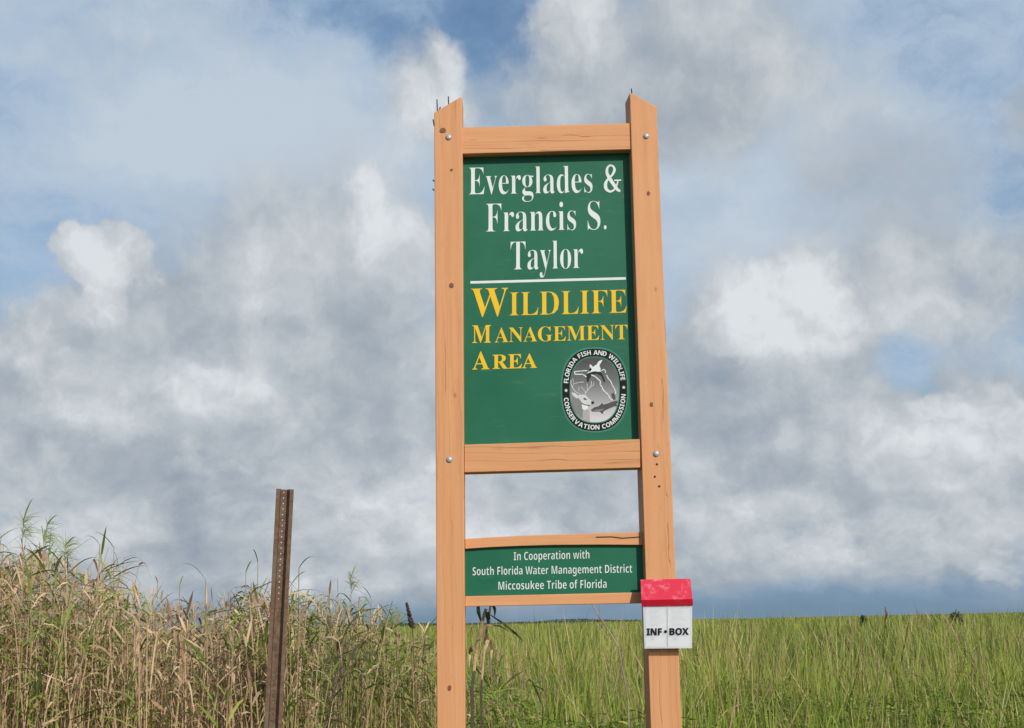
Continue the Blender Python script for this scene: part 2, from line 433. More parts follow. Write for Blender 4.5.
def serif(s):
    return ''.join(chr(0x1D400 + ord(c) - 65) if 'A' <= c <= 'Z' else chr(0x1D41A + ord(c) - 97) if 'a' <= c <= 'z' else c for c in s)
def sans(s):
    return ''.join(chr(0x1D5D4 + ord(c) - 65) if 'A' <= c <= 'Z' else chr(0x1D5EE + ord(c) - 97) if 'a' <= c <= 'z' else c for c in s)
CAPS = {}
def cap_height(fn):
    if fn not in CAPS:
        co, _ = text_mesh(fn('E')); CAPS[fn] = co[:, 1].max() - co[:, 1].min()
    return CAPS[fn]

def add_mesh(b, pts, faces, mi):
    v = [b.verts.new(p) for p in pts]
    for f in faces:
        try:
            g = b.faces.new([v[i] for i in f]); g.material_index = mi
        except ValueError: pass

# ---------------------------------------------------------------- the wooden sign
YS = 6.9                                            # front faces of the two posts
G = lambda px, py, dy=0.0: at(px, py, YS + dy)
LEAN = Vector((0.0084, 0, 1)).normalized()
BASE = at(558, 728, YS); BASE.z = 0.0

sign = empty('timber_sign', BASE, 'tall orange-stained timber sign frame with a large green panel above a small one', 'sign')
def loc(p): return Vector(p) - BASE

def post(pix, dep, mi, name='post', twist=0.0):                # front outline from the ground up; pix = px corners: bottom left, bottom right, top...
    pts = [loc(G(*p)) for p in pix]
    bl, br = pts[0], pts[1]
    # run both long edges down into the ground
    lu, ru = pts[-1], pts[2]
    ext = lambda a, c: a + (a - c) * ((a.z + 0.3) / (c.z - a.z))
    pts[0], pts[1] = ext(bl, lu), ext(br, ru)
    b = bmesh.new()
    prism(b, pts, (twist, dep, 0))
    bevel(b, 0.004, 2)
    return obj(name, b, M_POST[mi], sign)

left = post([(437, 728), (465.2, 728), (462.3, 97.5), (460.2, 97), (434.2, 112.5)], 0.14, 0)
right = post([(650.8, 728), (682, 728), (656.6, 106.5), (632.5, 93.3), (629.6, 93.0)], 0.14, 1, twist=-0.013)
def rail(top, bot, dy, dep, wob=0.0):               # top and bottom edges as px polylines from left to right
    b = bmesh.new()
    t = [loc(G(x, y, dy)) for x, y in top]; u = [loc(G(x, y, dy)) for x, y in bot]
    prism(b, u + t[::-1], (0, dep, 0))
    return obj('rail', bevel(b, 0.003, 2, 40), M_RAIL, sign)

R1 = rail([(462.0, 127.3), (520, 126.0), (631.5, 123.0)], [(462.0, 153.7), (631.5, 149.2)], 0.012, 0.11)
R2 = rail([(464.4, 444.6), (640.3, 439.0)], [(464.4, 472.4), (640.3, 467.6)], 0.012, 0.11)
R3 = rail([(465.0, 538.8), (490, 537.2), (520, 535.7), (553, 534.6), (590, 533.4), (643, 532.0)],
          [(465.0, 548.9), (490, 547.2), (520, 545.9), (553, 545.0), (600, 544.7), (643, 545.0)], 0.045, 0.05)
R4 = rail([(465.0, 596.3), (643, 592.2)], [(465.0, 606.5), (643, 603.2)], 0.045, 0.05)
# split along the top of the bowed rail
b = bmesh.new()
sp = [(596, 536.6), (612, 536.3), (622, 537.6), (640, 536.4)]
prism(b, [loc(G(x, y, 0.0435)) for x, y in sp] + [loc(G(x, y + 1.1, 0.0435)) for x, y in sp[::-1]], (0, 0.004, 0))
obj('split', b, M_HOLE, R3)

# ---- panels and lettering
def plane_uv(dy):                                   # px -> point on the plane dy behind the post fronts
    return lambda x, y: loc(G(x, y, dy))

def letters(b, fn, s, x0, y0, x1, y1, cap, dy, mi, offset=0.0, thick=0.0008, gap=None):
    """set a line of text from baseline (x0,y0) to (x1,y1) px with capitals cap px high"""
    pl = plane_uv(dy)
    a, e = pl(x0, y0), pl(x1, y1)
    up = (pl(x0, y0 - cap) - a)
    co, fs = text_mesh(fn(s), offset)
    xm, xM = co[:, 0].min(), co[:, 0].max()
    ch = cap_height(fn)
    pts = [a + (e - a) * float((c[0] - xm) / (xM - xm)) + up * float(c[1] / ch) for c in co]
    add_mesh(b, pts, fs, mi)

def bar(b, pts, w, dy, mi):                         # a printed stroke along px points, w px wide
    pl = plane_uv(dy)
    for (xa, ya), (xb, yb) in zip(pts, pts[1:]):
        L = math.hypot(xb - xa, yb - ya) or 1e-6
        nx, ny = -(yb - ya) / L * w / 2, (xb - xa) / L * w / 2
        ex, ey = (xb - xa) / L * w * 0.2, (yb - ya) / L * w * 0.2
        add_mesh(b, [pl(xa - nx - ex, ya - ny - ey), pl(xb - nx + ex, yb - ny + ey), pl(xb + nx + ex, yb + ny + ey), pl(xa + nx - ex, ya + ny - ey)], [(0, 1, 2, 3)], mi)

def poly(b, pts, dy, mi):
    pl = plane_uv(dy)
    v = [b.verts.new(pl(*p)) for p in pts]
    f = b.faces.new(v); f.material_index = mi
    bmesh.ops.triangulate(b, faces=[f])

PD = 0.072                                          # the panels sit well behind the post fronts
b = bmesh.new()
c4 = [(463.0, 446.5), (641.5, 441.5), (632.5, 140), (460.5, 143)]
prism(b, [loc(G(x, y, PD)) for x, y in c4], (0, 0.012, 0))
main = obj('sign_panel', b, [M_GREEN], sign)

TD = PD - 0.0012
b = bmesh.new()
letters(b, serif, 'Everglades', 468.7, 194.8, 592.6, 192.6, 27.5, TD, 0, -0.011)
letters(b, serif, 'Francis S.', 486.0, 232.0, 606.6, 229.4, 28.6, TD, 0, -0.011)
letters(b, serif, 'Taylor', 510.6, 270.0, 583.2, 268.2, 28.6, TD, 0, -0.011)
# the ampersand, drawn as a brush stroke of changing width
amp = [(620.3, 191.0, 2.6), (617.5, 189.6, 3.6), (613.5, 184.2, 4.2), (609.4, 178.0, 4.2), (607.0, 173.0, 3.6), (607.4, 168.0, 2.8), (610.2, 165.4, 2.2),
       (613.4, 166.8, 2.6), (614.4, 170.4, 3.2), (612.2, 175.0, 2.6), (608.0, 179.2, 2.4), (605.6, 183.6, 3.8), (606.0, 188.6, 4.0), (609.6, 191.6, 2.8),
       (613.6, 190.2, 2.2), (616.6, 185.6, 1.8), (618.0, 180.8, 1.8)]
def brush(b, st, dy, mi):
    from mathutils import Vector as V
    P_ = []
    for i in range(len(st) - 1):                    # smooth the stroke (Catmull-Rom)
        p0, p1, p2, p3 = st[max(i - 1, 0)], st[i], st[i + 1], st[min(i + 2, len(st) - 1)]
        for k_ in range(4):
            t = k_ / 4
            P_.append(tuple(0.5 * (2 * p1[j] + (p2[j] - p0[j]) * t + (2 * p0[j] - 5 * p1[j] + 4 * p2[j] - p3[j]) * t * t + (3 * p1[j] - p0[j] - 3 * p2[j] + p3[j]) * t ** 3) for j in range(3)))
    P_.append(st[-1])
    pl = plane_uv(dy)
    vs_ = []
    for i, (x, y, w) in enumerate(P_):
        xa, ya, _ = P_[max(i - 1, 0)]; xb, yb, _ = P_[min(i + 1, len(P_) - 1)]
        L = math.hypot(xb - xa, yb - ya) or 1e-6
        nx, ny = -(yb - ya) / L * w / 2, (xb - xa) / L * w / 2
        z_ = Vector((0, -4e-5 * i, 0))
        vs_.append((b.verts.new(pl(x - nx, y - ny) + z_), b.verts.new(pl(x + nx, y + ny) + z_)))
    for a, c in zip(vs_, vs_[1:]):
        f = b.faces.new((a[0], c[0], c[1], a[1])); f.material_index = mi
brush(b, [(x, y, w * 0.82) for x, y, w in amp], TD, 0)
bar(b, [(614.6, 180.4), (620.8, 180.2)], 1.5, TD - 0.004, 0)
bar(b, [(470.9, 282.4), (625.3, 278.4)], 2.5, TD, 0)
obj('white_lettering', b, [M_WHITE], main)
b = bmesh.new()
letters(b, serif, 'W', 471.2, 316.9, 508.2, 315.9, 28.4, TD, 0, -0.006)
letters(b, serif, 'ILDLIFE', 509.4, 315.8, 626.8, 312.9, 23.6, TD, 0, -0.010)
letters(b, serif, 'M', 472.3, 343.0, 491.0, 342.6, 17.6, TD, 0)
letters(b, serif, 'ANAGEMENT', 494.6, 342.5, 627.6, 339.2, 14.6, TD, 0, -0.006)
letters(b, serif, 'A', 472.3, 369.6, 489.4, 369.2, 17.6, TD, 0)
letters(b, serif, 'REA', 492.5, 369.0, 537.0, 367.8, 14.2, TD, 0)
obj('yellow_lettering', b, [M_GOLD], main)

# ---- the oval agency emblem
EX, EY = lambda x: 550 + x / 7.28, lambda y: 340 + y / 7.28       # drawn on a finer grid
CX, CY = 325.0, 363.0
def oval(hw, hh, n=2.45, k_=96):
    o = []
    for i in range(k_):
        a = 2 * math.pi * i / k_
        c, s = math.cos(a), math.sin(a)
        o.append((EX(CX + hw * math.copysign(abs(c) ** (2 / n), c)), EY(CY + hh * math.copysign(abs(s) ** (2 / n), s))))
    return o
b = bmesh.new()
ED = PD - 0.0008
poly(b, oval(248, 311), ED, 0)
poly(b, oval(240, 303), ED - 0.0004, 1)
poly(b, oval(236, 299), ED - 0.0008, 2)
poly(b, oval(183, 243), ED - 0.0012, 1)
obj('emblem', b, [M_TEAL, M_TEAL, M_INK], main)
emb = bpy.data.objects['emblem']
b = bmesh.new()
poly(b, oval(176, 236), ED - 0.0017, 0)
obj('emblem_field', b, [M_PRINT], main)
# letters round the rim, then deer, bird, fish and the outline of the state
b = bmesh.new()
def rim(s, a0, a1, hw, hh, size, inward, dy):
    """letters spread along the oval from angle a0 to a1 (radians, clockwise in the picture, 0 = right)"""
    N = 400
    n = 2.45
    pt = []
    for i in range(N + 1):
        a = a0 + (a1 - a0) * i / N
        c, s_ = math.cos(a), math.sin(a)
        pt.append((CX + hw * math.copysign(abs(c) ** (2 / n), c), CY + hh * math.copysign(abs(s_) ** (2 / n), s_)))
    cum = [0]
    for p, q_ in zip(pt, pt[1:]): cum.append(cum[-1] + math.hypot(q_[0] - p[0], q_[1] - p[1]))
    ch = cap_height(sans)
    gl = []
    for c in s:
        if c == ' ': gl.append((None, None, 0.42)); continue
        co, fs = text_mesh(sans(c)); gl.append((co, fs, (co[:, 0].max() - co[:, 0].min()) / ch + 0.13))
    tot = sum(g[2] for g in gl)
    sc = cum[-1] / tot
    pos = 0.0
    pl = plane_uv(dy)
    for co, fs, w in gl:
        mid = (pos + w / 2) * sc; pos += w
        if co is None: continue
        i = min(max(int(np.searchsorted(cum, mid)), 1), N)
        x, y = pt[i]
        tx, ty = pt[min(i + 2, N)][0] - pt[max(i - 2, 0)][0], pt[min(i + 2, N)][1] - pt[max(i - 2, 0)][1]
        L = math.hypot(tx, ty); tx, ty = tx / L, ty / L
        ux, uy = (ty, -tx)                          # letter's up: left of travel
        cx_ = (co[:, 0].max() + co[:, 0].min()) / 2
        wd = min(sc, size * 1.06)
        P_ = [pl(EX(x + tx * (c[0] - cx_) / ch * wd + ux * (c[1] / ch - 0.5) * size), EY(y + ty * (c[0] - cx_) / ch * wd + uy * (c[1] / ch - 0.5) * size)) for c in co]
        add_mesh(b, P_, fs, 5)
LD = ED - 0.0017
rim('FLORIDA FISH AND WILDLIFE', RAD(186.5), RAD(349), 210, 272, 33, False, LD)
rim('CONSERVATION COMMISSION', RAD(172), RAD(4), 210, 272, 33, True, LD)
for cx_, cy_ in ((117, 367), (537, 345)):
    st = []
    for i in range(10):
        r_ = 15 if i % 2 == 0 else 6.2
        a = -math.pi / 2 + math.pi * i / 5
        st.append((EX(cx_ + r_ * math.cos(a)), EY(cy_ + r_ * math.sin(a))))
    poly(b, st, LD, 5)
e = lambda L: [(EX(x), EY(y)) for x, y in L]
L1, L2, L3, L4 = ED - 0.0021, ED - 0.0025, ED - 0.0029, ED - 0.0033
mats_e = M_GREYS + [M_WHITE]
BLK, DRK, MID, SFT, PAL, WHT = range(6)
poly(b, e([(262, 262), (275, 236), (300, 232), (345, 228), (375, 236), (398, 285), (402, 308), (392, 306), (372, 262), (340, 246), (308, 252), (288, 280), (280, 305), (270, 304)]), L1, BLK)
bar(b, e([(178, 232), (182, 249), (240, 250), (264, 268)]), 7.5 / 7.28, L2, WHT)
bar(b, e([(176, 230), (225, 226), (270, 222)]), 6.5 / 7.28, L2, WHT)
bar(b, e([(302, 254), (330, 266), (352, 286), (366, 300), (366, 326), (378, 340), (386, 362), (404, 380), (424, 398), (440, 430), (458, 440)]), 8.0 / 7.28, L2, WHT)
bar(b, e([(378, 222), (392, 212), (404, 226), (404, 240)]), 6.0 / 7.28, L2, WHT)
bar(b, e([(412, 256), (424, 280), (442, 300), (452, 326), (466, 348), (476, 372), (478, 392)]), 7.0 / 7.28, L2, WHT)
bar(b, e([(470, 404), (466, 424), (458, 440)]), 6.0 / 7.28, L2, WHT)
poly(b, e([(446, 390), (462, 384), (474, 402), (478, 432), (462, 436), (450, 412)]), L3, DRK)
poly(b, e([(268, 244), (286, 226), (304, 212), (292, 192), (287, 182), (298, 178), (312, 196), (322, 202), (340, 178), (352, 158), (366, 148), (382, 144), (376, 158), (362, 178), (352, 204), (362, 216), (378, 222), (372, 230), (348, 226), (326, 226), (306, 232), (288, 238)]), L3, WHT)
poly(b, e([(156, 408), (182, 418), (208, 430), (236, 460), (258, 506), (286, 520), (292, 594), (262, 590), (214, 560), (176, 516), (158, 462)]), L2, MID)
poly(b, e([(240, 500), (262, 512), (286, 524), (292, 594), (262, 590), (236, 572)]), L3, SFT)
poly(b, e([(156, 382), (182, 384), (206, 404), (212, 424), (190, 424), (168, 406)]), L3, PAL)
poly(b, e([(206, 402), (238, 396), (262, 402), (282, 426), (302, 444), (318, 452), (312, 468), (288, 472), (258, 470), (232, 456), (214, 430)]), L3, PAL)
poly(b, e([(244, 420), (264, 426), (270, 438), (246, 434)]), L4, DRK)
poly(b, e([(300, 446), (318, 446), (324, 458), (312, 468), (300, 464)]), L4, BLK)
poly(b, e([(232, 466), (262, 474), (278, 482), (276, 500), (254, 512), (234, 500)]), L4, WHT)
bar(b, e([(232, 464), (256, 474), (288, 476)]), 4 / 7.28, L4, BLK)
for ln, w_ in (([(216, 398), (182, 374), (162, 346), (152, 318), (154, 292)], 6), ([(162, 346), (172, 320), (210, 308), (246, 306)], 4.5),
               ([(172, 322), (166, 280)], 4), ([(210, 370), (212, 340)], 3.5), ([(256, 398), (256, 376), (236, 352), (228, 340)], 4.5), ([(258, 386), (286, 352), (300, 330), (302, 300)], 5.5),
               ([(290, 346), (318, 326), (320, 306)], 4), ([(270, 370), (272, 336), (268, 318)], 4)):
    bar(b, e(ln), w_ / 7.28, L3, PAL)
bar(b, e([(164, 352), (184, 380), (212, 402)]), 5 / 7.28, L2, BLK)
poly(b, e([(298, 508), (322, 490), (352, 482), (366, 472), (380, 458), (390, 470), (420, 462), (450, 450), (486, 440), (496, 452), (482, 466), (494, 484), (470, 482), (436, 496), (402, 512), (388, 522), (386, 538), (372, 532), (364, 520), (330, 522), (306, 520)]), L2, DRK)
poly(b, e([(310, 512), (344, 506), (400, 500), (380, 514), (336, 520)]), L3, MID)
obj('emblem_picture', b, mats_e, main)

# ---- the small cooperation panel
b = bmesh.new()
top3 = [(643, 543.0), (600, 542.7), (553, 543.0), (520, 543.8), (490, 545.2), (463, 547.0)]
prism(b, [loc(G(x, y, 0.066)) for x, y in [(463, 598), (643, 594)] + top3], (0, 0.012, 0))
small = obj('sign_panel', b, [M_GREEN], sign)
b = bmesh.new()
SD = 0.0648
letters(b, sans, 'In Cooperation with', 513.8, 560.4, 589.4, 558.6, 8.3, SD, 0, -0.017)
letters(b, sans, 'South Florida Water Management District', 472.6, 575.4, 632.2, 572.6, 8.2, SD, 0, -0.017)
letters(b, sans, 'Miccosukee Tribe of Florida', 498.4, 589.9, 606.6, 587.9, 8.3, SD, 0, -0.017)
obj('white_lettering', b, [M_WHITE], small)

# ---- bolts, knot, nail holes, wire spikes
def dome_bolt(px, py, par, r_=0.0155):
    b = bmesh.new()
    prof = [(r_, 0.001), (r_, 0.003), (r_ * 0.86, 0.006), (r_ * 0.5, 0.0085), (0.0, 0.0095)]
    rings = []
    for (rr, h) in prof[:-1]:
        rings.append([b.verts.new((rr * math.cos(a * math.pi / 10), -h, rr * math.sin(a * math.pi / 10))) for a in range(20)])
    tip = b.verts.new((0, -prof[-1][1], 0))
    for a, c in zip(rings, rings[1:]):
        for j in range(20): b.faces.new((a[j], a[(j + 1) % 20], c[(j + 1) % 20], c[j])).smooth = True
    for j in range(20): b.faces.new((rings[-1][j], rings[-1][(j + 1) % 20], tip)).smooth = True
    b.faces.new(rings[0])
    return obj('bolt', b, M_ZINC, par, loc(G(px, py)))
for px, py, par in ((448.6, 137.4, left), (449.4, 459.6, left), (646.2, 136.2, right), (656.2, 453.8, right)):
    dome_bolt(px, py, par)
def disc(name, px, py, rx, rz, m, par, th=0.0015):
    b = bmesh.new()
    rnd = random.Random(int(px * 7 + py))
    pts = [(rx * (0.85 + 0.3 * rnd.random()) * math.cos(a), 0.002, rz * (0.85 + 0.3 * rnd.random()) * math.sin(a)) for a in [2 * math.pi * i / 14 for i in range(14)]]
    prism(b, pts, (0, -0.002 - th, 0))
    return obj(name, b, m, par, loc(G(px, py)))
disc('knot', 443.0, 130.4, 0.017, 0.014, M_KNOT, left, 0.003)
disc('knot', 451.6, 170.0, 0.008, 0.007, M_KNOT, left)
disc('knot', 451.4, 285.5, 0.013, 0.014, M_KNOT, left)
disc('knot', 648.4, 193.5, 0.009, 0.012, M_KNOT, right)
disc('knot', 651.5, 404.5, 0.009, 0.013, M_KNOT, right)
disc('knot', 449.5, 688, 0.010, 0.014, M_KNOT, left)
for px, py in ((654.8, 476.8), (656.9, 464.3), (659.2, 486.4)):
    disc('bolt_hole', px, py, 0.006, 0.006, M_HOLE, right, 0.0008)
def spike(px, py, px2, py2, par, dy=0.03):
    b = bmesh.new()
    tube(b, [loc(G(px, py, dy)), loc(G(px2, py2, dy))], 0.0032, 6)
    obj('spike', b, M_WIRE, par)
spike(437.6, 116, 436.9, 99.5, left); spike(448.8, 108, 448.3, 96.5, left); spike(434.2, 126, 433.1, 119.5, left, 0.05)
spike(439.0, 111.5, 440.3, 107.0, left); spike(434.0, 190.5, 432.6, 188.8, left, 0.05); spike(434.3, 181.5, 432.8, 179.8, left, 0.05); spike(632.0, 96, 631.4, 88.6, right)
# wires and nails above; the crest of the right post ends in a plain cut

# ---------------------------------------------------------------- flyer box on the right post
BXO = at(668, 650, YS)
box = empty('flyer_box', BXO, 'white plastic flyer box with a red sloped lid screwed to the right post', 'flyer box')
def bl(p): return Vector(p) - BXO
BD = -0.052                                         # its front stands this far before the post
FB = lambda x, y, dy: bl(at(x, y, YS + dy))
# body corners on the front plane, px
bx = {'bl': (644.6, 648.6), 'br': (692.2, 648.2), 'tr': (692.2, 601.0), 'tl': (643.0, 601.0)}
fr = [FB(*bx[k_], BD) for k_ in ('bl', 'br', 'tr', 'tl')]
b = bmesh.new()
t_ = 0.003
xm0, xm1 = fr[0], fr[1]
prism(b, [fr[0], fr[1], fr[2], fr[3]], (0, t_, 0))                                   # front plate
dY = -BD - 0.001
for a, c, sgn in ((0, 3, 1), (1, 2, -1)):                                             # cheeks
    o_ = Vector((sgn * t_, 0, 0))
    prism(b, [fr[a] + Vector((0, t_ + 0.0003, 0)), fr[c] + Vector((0, t_ + 0.0003, 0)), fr[c] + Vector((0, dY, 0)), fr[a] + Vector((0, dY, 0))], o_)
prism(b, [fr[0] + Vector((0.0035, t_ + .0003, 0.0005)), fr[1] + Vector((-0.0035, t_ + .0003, 0.0005)), fr[1] + Vector((-0.0035, dY, 0.0005)), fr[0] + Vector((0.0035, dY, 0.0005))], (0, 0, t_))
body = obj('body', b, [M_MILKY], box)
b = bmesh.new()
back = [p + Vector((0, dY - 0.004, 0)) for p in fr]
prism(b, [back[0] + Vector((0.004, 0, 0.004)), back[1] + Vector((-0.004, 0, 0.004)), back[2] + Vector((-0.004, 0, -0.002)), back[3] + Vector((0.004, 0, -0.002))], (0, 0.0035, 0))
obj('back_plate', b, [M_WHITE], box)
# divider rib down the middle of the front
b = bmesh.new()
mid_b, mid_t = (fr[0] + fr[1]) / 2, (fr[2] + fr[3]) / 2
prism(b, [mid_b + Vector((-0.002, -0.002, 0)), mid_b + Vector((0.002, -0.002, 0)), mid_t + Vector((0.002, -0.002, 0)), mid_t + Vector((-0.002, -0.002, 0))], (0, 0.0018, 0))
obj('divider', b, [M_MILKY], box)
# lettering: INF, a dot, BOX
b = bmesh.new()
def box_letters(s, x0, y0, x1, y1, cap):
    a, e_ = FB(x0, y0, BD - 0.0022), FB(x1, y1, BD - 0.0022)
    up = FB(x0, y0 - cap, BD - 0.0022) - a
    co, fs = text_mesh(sans(s), 0.026)
    ch = cap_height(sans)
    add_mesh(b, [a + (e_ - a) * float((c[0] - co[:, 0].min()) / (co[:, 0].max() - co[:, 0].min())) + up * float(c[1] / ch) for c in co], fs, 0)
box_letters('INF', 646.6, 635.2, 662.0, 635.0, 6.6)
box_letters('BOX', 669.4, 635.0, 689.0, 634.6, 6.6)
ctr = FB(665.6, 631.6, BD - 0.0022)
add_mesh(b, [ctr + Vector((0.0075 * math.cos(i * math.pi / 8), 0, 0.0075 * math.sin(i * math.pi / 8))) for i in range(16)], [tuple(range(16))], 0)
obj('lettering', b, [M_INK], body)
# the lid: a sloping roof with a front lip
b = bmesh.new()
LW = 0.006
tl, tr = FB(640.6, 579.6, -0.012), FB(690.4, 578.6, -0.012)                            # ridge near the post
ml, mr = FB(641.4, 600.0, BD - 0.016), FB(692.6, 599.0, BD - 0.016)                    # crease above the lip
ll, lr = FB(641.8, 606.2, BD - 0.006), FB(693.2, 605.4, BD - 0.006)
bk = Vector((0, 0.004, 0))
prof = lambda t, m_, l: [t + Vector((0, 0.0105, 0)), t, m_, l, l + Vector((0, 0.004, 0)), m_ + Vector((0, 0.004, -0.003)), t + Vector((0, 0.004, -0.004)), t + Vector((0, 0.0105, -0.004))]
A_, B_ = prof(tl, ml, ll), prof(tr, mr, lr)
va = [b.verts.new(p) for p in A_]; vb = [b.verts.new(p) for p in B_]
n_ = len(va)
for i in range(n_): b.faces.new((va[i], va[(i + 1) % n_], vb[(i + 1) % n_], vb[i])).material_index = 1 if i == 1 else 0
b.faces.new(va[::-1]); b.faces.new(vb)
# side skirts
for T, Mm, Ll, s_ in ((tl, ml, ll, 1), (tr, mr, lr, -1)):
    o_ = Vector((s_ * 0.0005, 0.0, 0))
    prism(b, [T + o_ + Vector((0, .004, -.0045)), Mm + o_ + Vector((0, .0045, -.0036)), Ll + o_ + Vector((0, .0045, 0)), Vector((T.x, T.y + 0.011, Ll.z)) + o_, T + o_ + Vector((0, 0.011, -.0045))], (s_ * 0.003, 0, 0))
obj('lid', b, [M_RED, M_RED_SHEEN], box)
# two stacks of flyers inside, each its own thing
def flyer(x0, x1, label):
    pts = [at(x0, 646.6, YS + BD + 0.012), at(x1, 646.6, YS + BD + 0.012), at(x1, 599, YS + BD + 0.012), at(x0, 599, YS + BD + 0.012)]
    c = pts[0].copy()
    b = bmesh.new()
    prism(b, [p - c for p in pts], (0, 0.012, 0), 0)
    rnd = random.Random(int(x0))
    w = (pts[1] - pts[0]); h = (pts[3] - pts[0])
    y_ = 0.86
    for row in range(11):
        y_ -= 0.035 if row % 4 else 0.06
        l = 0.12 + 0.02 * rnd.random(); r_ = 0.88 - 0.35 * rnd.random()
        if 0.32 < y_ < 0.40: continue
        q_ = [w * l + h * y_, w * r_ + h * y_, w * r_ + h * (y_ + 0.014), w * l + h * (y_ + 0.014)]
        add_mesh(b, [p + Vector((0, -0.0006, 0)) for p in q_], [(0, 1, 2, 3)], 1)
    cc = w * 0.28 + h * 0.16
    add_mesh(b, [cc + Vector((0.009 * math.cos(i * math.pi / 8), -0.0006, 0.009 * math.sin(i * math.pi / 8))) for i in range(16)], [tuple(range(16))], 1)
    o = obj('flyer_stack', b, [M_PAPER, M_TYPE], None, c)
    tag(o, label, 'flyers')
flyer(646.2, 666.4, 'stack of white flyers in the left half of the box')
flyer(668.6, 690.6, 'stack of white flyers in the right half of the box')

# ---------------------------------------------------------------- rusty perforated channel post
YR = 6.3
pT, pB = at(285.2, 489.0, YR), at(273.0, 728, YR)
axis = (pT - pB).normalized()
rb = pB + (pB - pT) * ((pB.z) / (pT.z - pB.z))
L_ = (pT - rb).length + 0.3
rp = bpy.data.objects.new('channel_post', None)
b = bmesh.new()
prof_ = [(-0.040, 0.000), (-0.0225, 0.000), (-0.0135, 0.030), (0.0135, 0.030), (0.0225, 0.000), (0.040, 0.000)]
th = 0.004
# outline of the hat section, minus the web, which is built with holes
def strip(p, q_):
    d = Vector((q_[0] - p[0], q_[1] - p[1], 0)).normalized(); n = Vector((-d.y, d.x, 0)) * th
    a, c = Vector((p[0], p[1], 0)), Vector((q_[0], q_[1], 0))
    nz = 40
    for k_ in range(nz):
        z0, z1 = -0.3 + L_ * k_ / nz, -0.3 + L_ * (k_ + 1) / nz
        for s_, e_, o_ in ((a, c, 0), (c + n, a + n, 1)):
            v = [b.verts.new((s_.x, s_.y, z0)), b.verts.new((e_.x, e_.y, z0)), b.verts.new((e_.x, e_.y, z1)), b.verts.new((s_.x, s_.y, z1))]
            b.faces.new(v)
    for s_ in (a, c):
        v = [b.verts.new((s_.x, s_.y, -0.3)), b.verts.new((s_.x + n.x, s_.y + n.y, -0.3)), b.verts.new((s_.x + n.x, s_.y + n.y, L_ - 0.3)), b.verts.new((s_.x, s_.y, L_ - 0.3))]
        b.faces.new(v)
    z1 = L_ - 0.3
    b.faces.new([b.verts.new((p_.x, p_.y, z1)) for p_ in (a, c, c + n, a + n)])
for p, q_ in zip(prof_, prof_[1:]):
    if p[1] == 0.030 and q_[1] == 0.030: continue
    strip(p, q_)
step, hr = 0.0254, 0.0034
nh = int(L_ / step)
for k_ in range(nh + 1):
    z0 = -0.3 + L_ - (k_ + 1) * step
    zc = z0 + step / 2
    for yy in (0.030, 0.034):
        ring = [b.verts.new((hr * math.cos(j * math.pi / 6), yy, zc + hr * math.sin(j * math.pi / 6))) for j in range(12)]
        out_ = []
        for j in range(12):
            a = j * math.pi / 6
            c_, s_ = math.cos(a), math.sin(a)
            k2 = 1 / max(abs(c_) / 0.0135, abs(s_) / (step / 2))
            out_.append(b.verts.new((k2 * c_, yy, zc + k2 * s_)))
        cs = {1: (1, 1), 4: (-1, 1), 7: (-1, -1), 10: (1, -1)}
        for j in range(12):
            j2 = (j + 1) % 12
            b.faces.new((ring[j], out_[j], out_[j2], ring[j2]))
            if j in cs:
                b.faces.new((out_[j], b.verts.new((cs[j][0] * 0.0135, yy, zc + cs[j][1] * step / 2)), out_[j2]))
        if yy == 0.030: r0_ = ring
    for j in range(12):
        b.faces.new((r0_[j], r0_[(j + 1) % 12], ring[(j + 1) % 12], ring[j]))
bmesh.ops.remove_doubles(b, verts=b.verts, dist=1e-5)
rp = obj('channel_post', b, [M_RUST], None, rb)
zq = Vector((0, 0, 1)).rotation_difference(axis)
rp.rotation_mode = 'QUATERNION'
rp.rotation_quaternion = zq @ Matrix.Rotation(RAD(19), 3, 'Z').to_quaternion()
tag(rp, 'rusty perforated steel channel post leaning in front of the dry reeds', 'post')

# ---------------------------------------------------------------- ground
b = bmesh.new()
R_ = 6000.0
ring = [b.verts.new((R_ * math.cos(2 * math.pi * i / 48), R_ * math.sin(2 * math.pi * i / 48), 0)) for i in range(48)]
b.faces.new(ring)
M_SOIL = plain('marsh_soil', (0.085, 0.085, 0.035), 0.95, vary=0.45, scale=3.0)
tag(obj('ground', b, M_SOIL), kind='structure')

